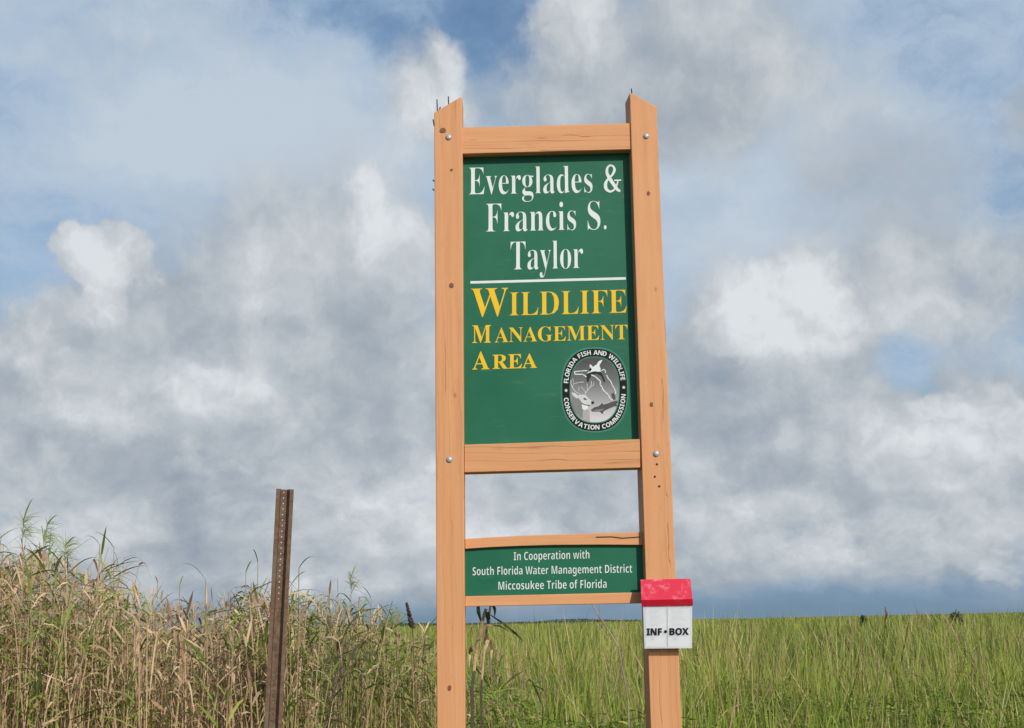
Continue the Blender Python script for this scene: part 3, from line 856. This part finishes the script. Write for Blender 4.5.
# ---------------------------------------------------------------- blades, leaves and stems, many at a time
rng = np.random.default_rng(7)
class Blades:
    """ribbons: each starts at a root, leaves in a direction, droops, and tapers"""
    def __init__(s): s.v, s.f3, s.f4, s.a, s.n = [], [], [], [], 0
    def add(s, root, d, L, droop, w, side, tint, tip, seg=4, prof='blade'):
        N = len(root)
        if N == 0: return
        t = np.linspace(0, 1, seg + 1)
        L = np.broadcast_to(L, N); droop = np.broadcast_to(droop, N); w = np.broadcast_to(w, N)
        tint = np.broadcast_to(tint, N); tip = np.broadcast_to(tip, N)
        P_ = root[:, None, :] + (d * L[:, None])[:, None, :] * t[None, :, None]
        P_[:, :, 2] -= (droop * L)[:, None] * t[None, :] ** 2.2
        if prof == 'blade': ww = np.minimum(1.0, 0.55 + 1.8 * t) * (1 - t ** 2.2) + 0.02
        elif prof == 'leaf': ww = np.sin(np.pi * np.clip(t * 0.93 + 0.05, 0, 1)) ** 0.8 + 0.03
        else: ww = 1 - 0.55 * t
        hw = side[:, None, :] * (w[:, None] * ww[None, :] * 0.5)[:, :, None]
        V = np.stack([P_ - hw, P_ + hw], axis=2).reshape(-1, 3)              # N*(seg+1)*2
        base = s.n + (np.arange(N) * (seg + 1) * 2)[:, None] + (np.arange(seg) * 2)[None, :]
        s.f4.append(np.stack([base, base + 1, base + 3, base + 2], axis=-1).reshape(-1, 4))
        A_ = np.zeros((N, seg + 1, 2, 3), np.float32)
        A_[..., 0] = tint[:, None, None]; A_[..., 1] = t[None, :, None]; A_[..., 2] = tip[:, None, None]
        s.a.append(A_.reshape(-1, 3)); s.v.append(V.astype(np.float32)); s.n += len(V)
    def build(s, name, mats, parent=None, loc=None):
        V = np.concatenate(s.v); F_ = np.concatenate(s.f4); A_ = np.concatenate(s.a)
        if loc is not None: V = V - np.array(loc, np.float32)
        me = bpy.data.meshes.new(name)
        me.vertices.add(len(V)); me.vertices.foreach_set('co', V.ravel())
        me.loops.add(F_.size); me.loops.foreach_set('vertex_index', F_.ravel().astype(np.int32))
        me.polygons.add(len(F_)); me.polygons.foreach_set('loop_start', np.arange(0, F_.size, 4, dtype=np.int32))
        at_ = me.attributes.new('tint', 'FLOAT_VECTOR', 'POINT'); at_.data.foreach_set('vector', A_.ravel())
        me.update(calc_edges=True)
        return obj(name, me, mats, parent, loc)

def unit(v): return v / np.maximum(np.linalg.norm(v, axis=-1, keepdims=True), 1e-9)
def headings(N, tilt):                              # unit directions leaning away from upright by about tilt radians
    a = rng.uniform(0, 2 * np.pi, N); th_ = np.abs(rng.normal(0, 1, N)) * tilt
    return np.stack([np.sin(th_) * np.cos(a), np.sin(th_) * np.sin(a), np.cos(th_)], -1)
def sides(d):                                       # a flat side direction across each ribbon
    r_ = rng.normal(0, 1, d.shape); return unit(np.cross(d, r_))
def lump(x, y, s, seed=0):                          # smooth patchiness between 0 and 1
    r_ = np.random.default_rng(seed); o = np.zeros_like(x)
    for k_ in range(7):
        a = r_.uniform(0, 6.28); f = s * 1.7 ** (k_ / 2); o += np.sin((x * np.cos(a) + y * np.sin(a)) * f + r_.uniform(0, 6.28)) / (1 + 0.35 * k_)
    return np.clip(0.5 + o * 0.16, 0, 1)
def wedge(N, y0, y1, s0=-0.66, s1=0.66):
    y = np.sqrt(rng.uniform(y0 * y0, y1 * y1, N)); return y * rng.uniform(s0, s1, N), y

GRASS = [(0.0, (0.055, 0.105, 0.013)), (0.22, (0.13, 0.195, 0.026)), (0.45, (0.265, 0.370, 0.042)), (0.66, (0.45, 0.46, 0.095)), (0.74, (0.50, 0.38, 0.13)),
         (0.84, (0.58, 0.44, 0.25)), (0.93, (0.36, 0.22, 0.12)), (1.0, (0.17, 0.095, 0.06))]
M_SAW = leafy('sawgrass_blades', GRASS, (0.36, 0.30, 0.10))
REED = [(0.0, (0.20, 0.115, 0.060)), (0.12, (0.50, 0.335, 0.20)), (0.36, (0.78, 0.585, 0.385)), (0.48, (0.58, 0.46, 0.22)), (0.56, (0.36, 0.38, 0.085)),
        (0.7, (0.25, 0.34, 0.06)), (0.85, (0.13, 0.205, 0.04)), (1.0, (0.06, 0.11, 0.026))]
M_REED = leafy('reed_stems_and_leaves', REED, (0.34, 0.24, 0.12))

# ---------------------------------------------------------------- sawgrass prairie
B = Blades()
def field(NC, per, y0, y1, hm, hs, w0, seg, dead=0.2, lean=0.25, spread=0.10):
    """tussocks: blades fan out from common roots, each tussock with its own height, lean and tint"""
    cx, cy = wedge(NC, y0, y1)
    k_ = cx.astype(float)
    ok = ~((cy < 11.2) & (512 + cx / cy * FPX < 470))          # the reed bed stands there
    cx, cy = cx[ok], cy[ok]; NC = len(cx)
    ch = rng.normal(1.0, hs, NC) * (0.88 + 0.2 * lump(cx, cy, 0.55, 3))
    ct = np.clip(0.07 + 0.44 * lump(cx, cy, 0.55, 3) + 0.2 * lump(cx, cy, 2.3, 5) + rng.normal(0, 0.10, NC), 0.02, 0.68)
    cd = rng.random(NC) < 0.05
    cl_ = rng.normal(0, 0.10, (NC, 2))
    i = np.repeat(np.arange(NC), per); N = len(i)
    ang = rng.uniform(0, 2 * np.pi, N); rr = np.abs(rng.normal(0, spread, N))
    x, y = cx[i] + rr * np.cos(ang), cy[i] + rr * np.sin(ang)
    t_ = np.abs(rng.normal(0, lean, N))
    d = unit(np.stack([np.cos(ang) * t_ + cl_[i, 0], np.sin(ang) * t_ + cl_[i, 1], np.ones(N)], -1))
    h = np.clip(hm(y) * ch[i] * rng.uniform(0.62, 1.04, N), 0.3, None)
    tint = np.clip(ct[i] + rng.normal(0, 0.07, N), 0.02, 0.7)
    dd = (rng.random(N) < dead * (0.3 + 1.2 * lump(x, y, 1.3, 9))) | cd[i]
    tint = np.where(dd, rng.uniform(0.72, 0.97, N), tint)
    B.add(np.stack([x, y, np.zeros(N)], -1), d, h / d[:, 2], rng.uniform(0.0, 0.10, N) + (rng.random(N) < 0.15) * rng.uniform(0.1, 0.45, N),
          w0 * np.maximum(1.0, y / 16.0) * rng.uniform(0.55, 1.5, N), sides(d), tint, rng.uniform(0, 0.7, N), seg)
near_h = lambda y: 0.98 + 0.48 * np.clip((y - 9.0) / 12.0, 0, 1)
field(3000, 13, 8.6, 15, near_h, 0.14, 0.018, 5, dead=0.17, lean=0.26)
field(5000, 13, 13, 30, near_h, 0.11, 0.020, 4, dead=0.18)
field(5600, 11, 28, 80, lambda y: 1.50 + 0 * y, 0.095, 0.020, 3, dead=0.16, spread=0.25)
field(6000, 9, 75, 320, lambda y: 1.56 + 0 * y, 0.06, 0.018, 2, dead=0.14, spread=0.6)
field(3500, 8, 300, 1500, lambda y: 1.62 + 0 * y, 0.04, 0.014, 2, dead=0.14, spread=2.0)
field(420, 4, 12, 34, lambda y: near_h(y) * 1.16 + rng.uniform(0, 0.14, len(y)), 0.06, 0.010, 4, dead=0.2, lean=0.16)
field(800, 3, 30, 75, lambda y: 1.70 + rng.uniform(0, 0.22, len(y)), 0.05, 0.009, 3, dead=0.2, lean=0.14)
field(700, 3, 70, 160, lambda y: 1.72 + rng.uniform(0, 0.25, len(y)), 0.05, 0.007, 3, dead=0.2, lean=0.14)
# fallen and crossing dead blades
x, y = wedge(5000, 11.2, 26); d = headings(5000, 0.7)
B.add(np.stack([x, y, near_h(y) * rng.uniform(0.2, 0.75, 5000)], -1), d, rng.uniform(0.3, 0.8, 5000), rng.uniform(0.0, 0.5, 5000), 0.010, sides(d), rng.uniform(0.7, 0.96, 5000), 0.0, 4)
tag(B.build('sawgrass', [M_SAW]), kind='stuff', label='yellow-green sawgrass reaching to the horizon behind the sign', cat='grass')

# ---------------------------------------------------------------- low leafy growth at the near edge
B = Blades()
N = 95000
x, y = wedge(N, 8.4, 14.5)
top = 0.45 + 0.62 * lump(x, y, 1.5, 11) * (0.55 + 0.75 * lump(x, y, 5.0, 31)) + 0.012 * (y - 8)
z = top * (1 - 0.5 * rng.random(N) ** 1.6)
d = unit(np.stack([rng.normal(0, 1, N), rng.normal(0, 1, N), np.abs(rng.normal(0.35, 0.6, N))], -1))
gap = (lump(x, y, 1.4, 17) + rng.normal(0, 0.1, N) > 0.42) & ~((y < 11.2) & (512 + x / y * FPX < 470))
x, y, z, d = x[gap], y[gap], z[gap], d[gap]; N = len(x)
B.add(np.stack([x, y, z], -1), d, rng.uniform(0.035, 0.10, N), rng.uniform(0.0, 0.5, N), rng.uniform(0.007, 0.016, N), sides(d),
      np.clip(0.16 + 0.2 * lump(x, y, 1.1, 13) + rng.normal(0, 0.1, N) + (rng.random(N) < 0.05) * 0.55, 0.0, 0.95), rng.uniform(0, 0.3, N), 2, 'leaf')
Ns = 9000
x, y = wedge(Ns, 8.4, 14.5, -0.02, 0.52); d = headings(Ns, 0.25)
B.add(np.stack([x, y, np.zeros(Ns)], -1), d, 0.55 + 0.4 * lump(x, y, 2.0, 11), 0.05, 0.006, sides(d), rng.uniform(0.05, 0.9, Ns), 0.0, 3, 'stem')
tag(B.build('undergrowth', [M_SAW]), kind='stuff', label='low dark green leafy undergrowth at the foot of the sawgrass', cat='plants')

# ---------------------------------------------------------------- reed bed on the left
PX = [-260, -40, 0, 40, 70, 100, 130, 165, 200, 225, 255, 300, 340, 375, 405, 440, 480, 520]
PY = [500, 512, 520, 528, 536, 546, 570, 588, 590, 578, 570, 574, 584, 600, 618, 634, 646, 660]
def reed_top(x, y):                                 # height the bed reaches at a spot on the ground
    px_ = 512 + x / y * FPX
    return 1.6 + (623 - np.interp(px_, PX, PY)) / FPX * y
B = Blades()
def reeds(N, y0, y1, pxa, pxb, hmul, green, thick=0.0098):
    y = rng.uniform(y0, y1, N); px_ = rng.uniform(pxa, pxb, N)
    x = (px_ - 512) / FPX * y
    hm = reed_top(x, y) * rng.uniform(*hmul, N)
    d = headings(N, 0.13)
    Ls = hm / d[:, 2]
    root = np.stack([x, y, np.zeros(N)], -1)
    g = rng.random(N) < green(px_)
    stem_t = np.where(g & (rng.random(N) < 0.45), rng.uniform(0.5, 0.62, N), rng.uniform(0.12, 0.46, N))
    dr = rng.uniform(0, 0.03, N)
    s1 = sides(d)
    for sd in (s1, unit(np.cross(d, s1))):
        B.add(root, d, Ls, dr, thick * rng.uniform(0.7, 1.25, N), sd, stem_t, 0.3, 5, 'stem')
    for k_ in range(11):
        u = rng.uniform(0.25, 1.0, N) if k_ > 3 else rng.uniform(0.72, 1.0, N)
        keep = rng.random(N) < np.where(g, 0.85, 0.62)
        P_ = root + d * (Ls * u)[:, None]; P_[:, 2] -= dr * Ls * u ** 2.2
        ang = rng.uniform(0, 2 * np.pi, N); el_ = rng.uniform(0.35, 1.25, N)
        ld = np.stack([np.cos(ang) * np.cos(el_), np.sin(ang) * np.cos(el_), np.sin(el_)], -1)
        dry = ~g | (u < 0.55) | (rng.random(N) < 0.15)
        t_ = np.where(dry, rng.uniform(0.04, 0.46, N), rng.uniform(0.55, 0.88, N))
        dp = np.where(dry, rng.uniform(0.5, 1.7, N), rng.uniform(0.15, 0.75, N))
        Lf = np.where(dry, rng.uniform(0.08, 0.30, N), rng.uniform(0.14, 0.38, N))
        wf = np.where(dry, rng.uniform(0.006, 0.016, N), rng.uniform(0.010, 0.022, N))
        sd = unit(np.cross(ld, np.array([0, 0, 1.0])) + rng.normal(0, 0.35, (N, 3)))
        k2 = keep
        B.add(P_[k2], ld[k2], Lf[k2], dp[k2], wf[k2], sd[k2], t_[k2], rng.uniform(0, 0.7, N)[k2], 4)
    # shrivelled brown sheaths at the top of the broken ones
    k3 = ~g
    n3 = int(k3.sum())
    for q_ in range(2):
        u = rng.uniform(0.86, 0.99, n3)
        P_ = root[k3] + d[k3] * (Ls[k3] * u)[:, None]
        ld = headings(n3, 0.45)
        B.add(P_, ld, rng.uniform(0.08, 0.2, n3), rng.uniform(0.0, 0.6, n3), rng.uniform(0.010, 0.022, n3), sides(ld), rng.uniform(0.0, 0.35, n3), 0.0, 3, 'leaf')
gr = lambda px_: np.interp(px_, [-260, 0, 60, 110, 150, 230, 280, 360, 440], [0.4, 0.4, 0.75, 0.55, 0.12, 0.25, 0.5, 0.7, 0.8])
reeds(760, 7.8, 9.2, -250, 262, (0.62, 0.98), gr)
reeds(760, 9.2, 11.8, -250, 262, (0.66, 1.0), gr)
reeds(170, 7.8, 8.4, 255, 300, (0.62, 0.98), gr)
reeds(330, 10.8, 13.0, 292, 432, (0.72, 0.98), gr)
reeds(60, 10.8, 13.0, 455, 520, (0.68, 0.96), gr)
# broken stems and dead leaves caught at every angle among them
N = 9000
px_ = rng.uniform(-250, 302, N); y = rng.uniform(7.8, 10.5, N)
y = np.where(px_ > 262, rng.uniform(7.8, 8.5, N), y)
x = (px_ - 512) / FPX * y
z = reed_top(x, y) * rng.uniform(0.35, 0.92, N)
d = unit(rng.normal(0, 1, (N, 3)) * np.array([0.8, 0.8, 1.0]) + np.array([0, 0, 0.25]))
B.add(np.stack([x, y, z], -1), d, rng.uniform(0.06, 0.26, N), rng.uniform(0.0, 0.7, N), rng.uniform(0.004, 0.012, N), sides(d),
      np.where(rng.random(N) < 0.25, rng.uniform(0.5, 0.9, N), rng.uniform(0.02, 0.46, N)), 0.2, 3, 'leaf')
# grass creeping up among the stems
N = 12000
px_ = rng.uniform(-250, 500, N); y = np.where(px_ < 262, rng.uniform(7.8, 11.0, N), np.where(px_ < 300, rng.uniform(7.8, 8.4, N), rng.uniform(10.8, 13.5, N))); x = (px_ - 512) / FPX * y
d = headings(N, 0.22); hh = np.minimum(reed_top(x, y) * 0.72, 1.5) * rng.uniform(0.55, 1.0, N)
B.add(np.stack([x, y, np.zeros(N)], -1), d, hh, rng.uniform(0, 0.25, N), rng.uniform(0.006, 0.014, N), sides(d),
      np.where(rng.random(N) < np.interp(px_, [-250, 150, 250, 400], [0.2, 0.2, 0.5, 0.75]), rng.uniform(0.50, 0.74, N), rng.uniform(0.05, 0.5, N)), rng.uniform(0, 0.8, N), 5)
tag(B.build('reeds', [M_REED]), kind='stuff', label='bed of dry tan and green reeds on the left of the sign', cat='reeds')

# ---------------------------------------------------------------- single plants that stand out
def one_reed(name, px, ytop, Y, label, lean=0.0, leaves=6, dry=False, plume=None, group='reeds that stand above the bed', seed=0, leaf_len=(0.22, 0.42), thick=0.009):
    r_ = np.random.default_rng(seed + int(px))
    tip = at(px, ytop, Y)
    base_ = Vector((tip.x - lean, Y, 0))
    o = empty(name, base_, label, 'reed' if 'reed' in name else 'plant', group)
    d = np.array((tip - base_).normalized())[None, :]; L = (tip - base_).length - (0.06 if plume is None else 0.09)
    q_ = Blades()
    s1 = unit(np.cross(d, np.array([[0.3, 1.0, 0.1]]))); s2 = unit(np.cross(d, s1))
    root = np.zeros((1, 3))
    st = 0.26 if dry else 0.5
    for sd in (s1, s2): q_.add(root, d, L, 0.0, thick, sd, st, 0.4, 6, 'stem')
    q_.build('stem', [M_REED], o)
    for k_ in range(leaves):
        u = 1.0 if k_ == leaves - 1 else 0.72 + 0.26 * (k_ + 0.5) / leaves
        a = (k_ % 2) * math.pi + r_.uniform(-0.6, 0.6); e_ = r_.uniform(0.35, 1.0) if k_ < leaves - 1 else r_.uniform(0.9, 1.35)
        ld = np.array([[math.cos(a) * math.cos(e_), math.sin(a) * math.cos(e_) * 0.7, math.sin(e_)]])
        ld = unit(ld)
        q_ = Blades()
        P_ = d * (L * u)
        dd = dry and k_ < leaves - 1
        ll_ = r_.uniform(*leaf_len) * (0.6 if k_ == leaves - 1 else 0.8)
        q_.add(P_, ld, ll_, r_.uniform(0.5, 1.2) if dd else r_.uniform(0.3, 0.7), r_.uniform(0.009, 0.013) if k_ == leaves - 1 else r_.uniform(0.014, 0.022),
               unit(np.cross(ld, np.array([[0, 0.3, 1.0]]))), r_.uniform(0.05, 0.35) if dd else r_.uniform(0.62, 0.95), 0.4, 6)
        q_.build('leaf', [M_REED], o)
    if plume:
        n_ = 80
        q_ = Blades()
        u = r_.uniform(0.95, 1.01, n_)[:, None]
        ld = unit(np.stack([r_.normal(plume, 0.6, n_), r_.normal(0, 0.5, n_), r_.normal(0.5, 0.4, n_)], -1))
        q_.add(d * L * u, ld, r_.uniform(0.05, 0.17, n_), r_.uniform(0.2, 0.8, n_), 0.0032, unit(np.cross(ld, r_.normal(0, 1, (n_, 3)))), r_.uniform(0.5, 0.75, n_), 0.2, 3)
        q_.build('plume', [M_REED], o)
    return o
one_reed('tall_reed', 24, 506, 8.6, 'tall reed with a feathery drooping plume, nearest the left edge of the photo', leaves=5, plume=0.6)
one_reed('tall_reed', 48, 512, 9.0, 'thin reed whose pale plume nods right above the left end of the bed', leaves=3, plume=0.9, lean=0.1)
one_reed('tall_reed', 66, 531, 8.4, 'leafy green reed with fanned leaves in the greenest part of the bed', leaves=9, plume=0.4, leaf_len=(0.25, 0.5))
one_reed('tall_reed', 100, 534, 8.2, 'brown dead reed with curled leaves, rising right of the greenest clump', leaves=6, dry=True, thick=0.012)
one_reed('tall_reed', 114, 538, 8.5, 'green reed with long upright leaves just right of the brown dead reed', leaves=6, lean=-0.05, leaf_len=(0.25, 0.45))
one_reed('tall_reed', 158, 572, 8.2, 'bare tan reed with a shrivelled tip over the lowest part of the bed', leaves=4, dry=True, leaf_len=(0.1, 0.2))
one_reed('tall_reed', 180, 575, 8.4, 'dry reed with a swollen frayed tip midway between left edge and rusty post', leaves=5, dry=True, leaf_len=(0.08, 0.18), thick=0.014)
one_reed('tall_reed', 206, 570, 8.5, 'reed with two long green leaves pointing right over the gap in the bed', leaves=4, leaf_len=(0.4, 0.6))
one_reed('tall_reed', 246, 562, 8.3, 'reed with dark hanging leaves close on the left of the rusty post', leaves=7, dry=True)
one_reed('tall_reed', 258, 553, 9.0, 'green reed with a level top leaf behind the top left of the rusty post', leaves=6, leaf_len=(0.3, 0.45))
one_reed('tall_reed', 299, 558, 8.6, 'green reed with narrow leaves close on the right of the rusty post', leaves=7)
one_reed('tall_reed', 336, 590, 10.9, 'dry reed with a brown crumpled head between rusty post and wooden sign', leaves=5, dry=True, leaf_len=(0.12, 0.25), thick=0.013)
one_reed('tall_reed', 351, 566, 11.2, 'slender reed with a round airy plume between rusty post and wooden sign', leaves=5, plume=0.15, leaf_len=(0.2, 0.35))
one_reed('tall_reed', 371, 590, 11.0, 'rightmost green reed of the bed with leaves arching to both sides', leaves=6)
one_reed('weed_stalk', 392, 604, 11.0, 'pale forked weed with an airy umbel, left of the dark seed spike', leaves=2, plume=0.05, group='weeds around the sign', lean=0.12, leaf_len=(0.1, 0.2))

# dark seed spike left of the sign
tip, mid, low_ = at(406.5, 603, 10.8), at(412.5, 628, 10.8), at(416, 700, 10.8)
so = empty('seed_stalk', Vector((low_.x, low_.y, 0)), 'dark brown seed spike on a leaning stalk left of the sign', 'plant')
sl = lambda p: Vector(p) - so.location
b = bmesh.new(); tube(b, [sl((low_.x, low_.y, 0)), sl(low_), sl(mid)], [0.006, 0.006, 0.005], 6)
obj('stem', b, plain('brown_stem', (0.16, 0.085, 0.045), 0.8), so)
b = bmesh.new(); rnd = random.Random(3)
for i in range(150):
    u = i / 150
    p = sl(tip).lerp(sl(mid), u ** 0.9); r_ = 0.004 + 0.014 * min(1, u * 1.3)
    a = rnd.random() * 6.283
    c = p + Vector((math.cos(a) * r_, math.sin(a) * r_, rnd.uniform(-0.006, 0.006)))
    bmesh.ops.create_icosphere(b, subdivisions=1, radius=rnd.uniform(0.005, 0.009), matrix=Matrix.Translation(c))
obj('seed_head', b, plain('seed_brown', (0.055, 0.030, 0.02), 0.9, vary=0.3), so)

# snapped stalks at the foot of the left post
def stalk(parts, name, label, Y, cols, group=None):
    o0 = at(*parts[0][0][-1], Y)
    o = empty(name, Vector((o0.x, o0.y, 0)), label, 'plant', group)
    ol = lambda p: Vector(p) - o.location
    for pts, w_, nm, ci in parts:
        b = bmesh.new()
        P_ = [ol(at(x, y, Y + dy)) for (x, y), dy in zip(pts, [0.02 * i * (-1) ** i for i in range(len(pts))])]
        if nm == 'stem': P_.append(Vector((P_[-1].x, P_[-1].y, 0)))
        if nm == 'leaf':
            for i, (p, q_) in enumerate(zip(P_, P_[1:])):
                n_ = (q_ - p).cross(Vector((0, 1, 0.3))).normalized()
                wa, wb = (w_ * math.sin(math.pi * (i / (len(P_) - 1) * 0.9 + 0.08)), w_ * math.sin(math.pi * ((i + 1) / (len(P_) - 1) * 0.9 + 0.08)))
                b.faces.new([b.verts.new(v) for v in (p - n_ * wa, p + n_ * wa, q_ + n_ * wb, q_ - n_ * wb)])
        else: tube(b, P_, w_, 6)
        obj(nm, b, cols[ci], o)
    return o
M_TAN, M_BRN, M_LEAFG = plain('dry_stalk', (0.44, 0.31, 0.17), 0.7, vary=0.25), plain('dark_stalk', (0.15, 0.11, 0.06), 0.8), plain('reed_leaf_green', (0.09, 0.13, 0.035), 0.6, vary=0.3)
stalk([([(486, 609), (482, 622), (476, 650), (472, 690)], 0.010, 'stem', 0), ([(481, 622), (478.5, 612), (478, 606.5), (480, 600)], 0.012, 'leaf', 2),
       ([(484, 618), (487, 612), (488.6, 620), (487, 630)], 0.014, 'leaf', 1), ([(477, 640), (484, 634), (488, 640), (484, 655)], 0.013, 'leaf', 0),
       ([(476, 654), (473, 646), (470, 652), (469, 668)], 0.012, 'leaf', 0), ([(489, 614), (504, 624), (516, 634), (524, 642)], 0.008, 'leaf', 2),
       ([(478, 634), (487, 625), (500, 626), (514, 634)], 0.006, 'leaf', 0)], 'broken_reed', 'clump-like snapped tan reed with a dark leaf, right beside the left sign post', 8.0, [M_TAN, M_BRN, M_LEAFG])
stalk([([(491, 603), (489, 615), (485, 640), (481, 690)], 0.007, 'stem', 0), ([(490, 607), (493, 604), (495, 610), (494.5, 618)], 0.010, 'leaf', 1),
       ([(486, 634), (490, 640), (492, 650), (491, 660)], 0.010, 'leaf', 0)], 'broken_reed', 'thin dry reed second from the left sign post, its tip hidden by the lower rail', 8.1, [M_TAN, M_BRN, M_LEAFG])
stalk([([(590, 600), (598, 615), (607, 628), (618, 646), (628, 700)], 0.0045, 'stem', 0)], 'weed_stalk', 'pale bare stem leaning under the lower rail between the two posts', 8.6, [plain('pale_stem', (0.34, 0.27, 0.22), 0.7)], 'weeds around the sign')
stalk([([(885.2, 607), (885.6, 616), (884.5, 628), (883, 640)], 0.006, 'stem', 0), ([(885, 608), (887, 613), (886, 619), (885, 626)], 0.009, 'leaf', 0)], 'weed_stalk',
      'red-brown dead stalk poking above the sawgrass far right of the flyer box', 19.0, [plain('red_brown_stalk', (0.14, 0.06, 0.045), 0.85)], 'weeds around the sign')

# dark shrubs out on the prairie
M_SHRUB = leafy('shrub_leaves', [(0.0, (0.05, 0.075, 0.040)), (1.0, (0.10, 0.13, 0.06))], (0.06, 0.08, 0.03))
M_BARK = plain('bark', (0.10, 0.075, 0.055), 0.9)
def shrub(px, ytop, wpx, Y, label):
    t_ = at(px, ytop, Y)
    o = empty('shrub', Vector((t_.x, Y, 0)), label, 'shrub', 'shrubs on the horizon')
    W_ = wpx / FPX * Y
    b = bmesh.new()
    for a in range(4):
        tube(b, [(0, 0, 0), (0.1 * math.cos(a * 1.6), 0.1 * math.sin(a * 1.6), t_.z * 0.5), (W_ * 0.3 * math.cos(a * 1.6), W_ * .3 * math.sin(a * 1.6), t_.z * 0.85)], [0.03, 0.02, 0.01], 5)
    obj('trunk', b, M_BARK, o)
    q_ = Blades(); n_ = 1500
    c = rng.normal(0, 1, (9, 3)) * np.array([W_ * 0.25, W_ * 0.25, 0.08])
    i = rng.integers(0, 9, n_)
    P_ = c[i] + rng.normal(0, 1, (n_, 3)) * np.array([W_ * 0.12, W_ * 0.12, 0.12])
    P_[:, 2] = np.minimum(P_[:, 2] + t_.z - 0.38, t_.z + rng.normal(0, 0.03, n_))
    ld = unit(rng.normal(0, 1, (n_, 3)))
    q_.add(P_, ld, 0.12, 0.1, 0.06, sides(ld), rng.uniform(0, 1, n_), 0.0, 2, 'leaf')
    q_.build('crown', [M_SHRUB], o)
shrub(955.5, 612.0, 12, 60, 'dark shrub on the horizon, the larger one towards the right edge')
shrub(863.5, 615.8, 4, 70, 'tiny dark shrub on the horizon left of the red-brown stalk')

# the far line of trees: one low mass on the horizon
q_ = Blades()
n_ = 6000
Yt = 900.0
x = rng.uniform(-110, 90, n_)
px_ = 512 + x / Yt * FPX
hh = 1.1 + 0.5 * lump(x, x * 0, 0.05, 21) + np.interp(px_, [340, 400, 440, 480, 530, 548, 575, 590, 640], [0, 1.4, 0.8, 0.4, 0.8, 1.8, 2.0, 1.2, 0])
P_ = np.stack([x, Yt + rng.uniform(-25, 25, n_), hh * rng.random(n_) ** 0.7], -1)
ld = unit(rng.normal(0, 1, (n_, 3)) + np.array([0, 0, 0.4]))
q_.add(P_, ld, rng.uniform(0.5, 1.0, n_), 0.1, 0.7, sides(ld), rng.uniform(0, 1, n_), 0.0, 2, 'leaf')
tag(q_.build('treeline', [M_SHRUB]), kind='stuff', label='thin dark line of far trees along the horizon', cat='trees')
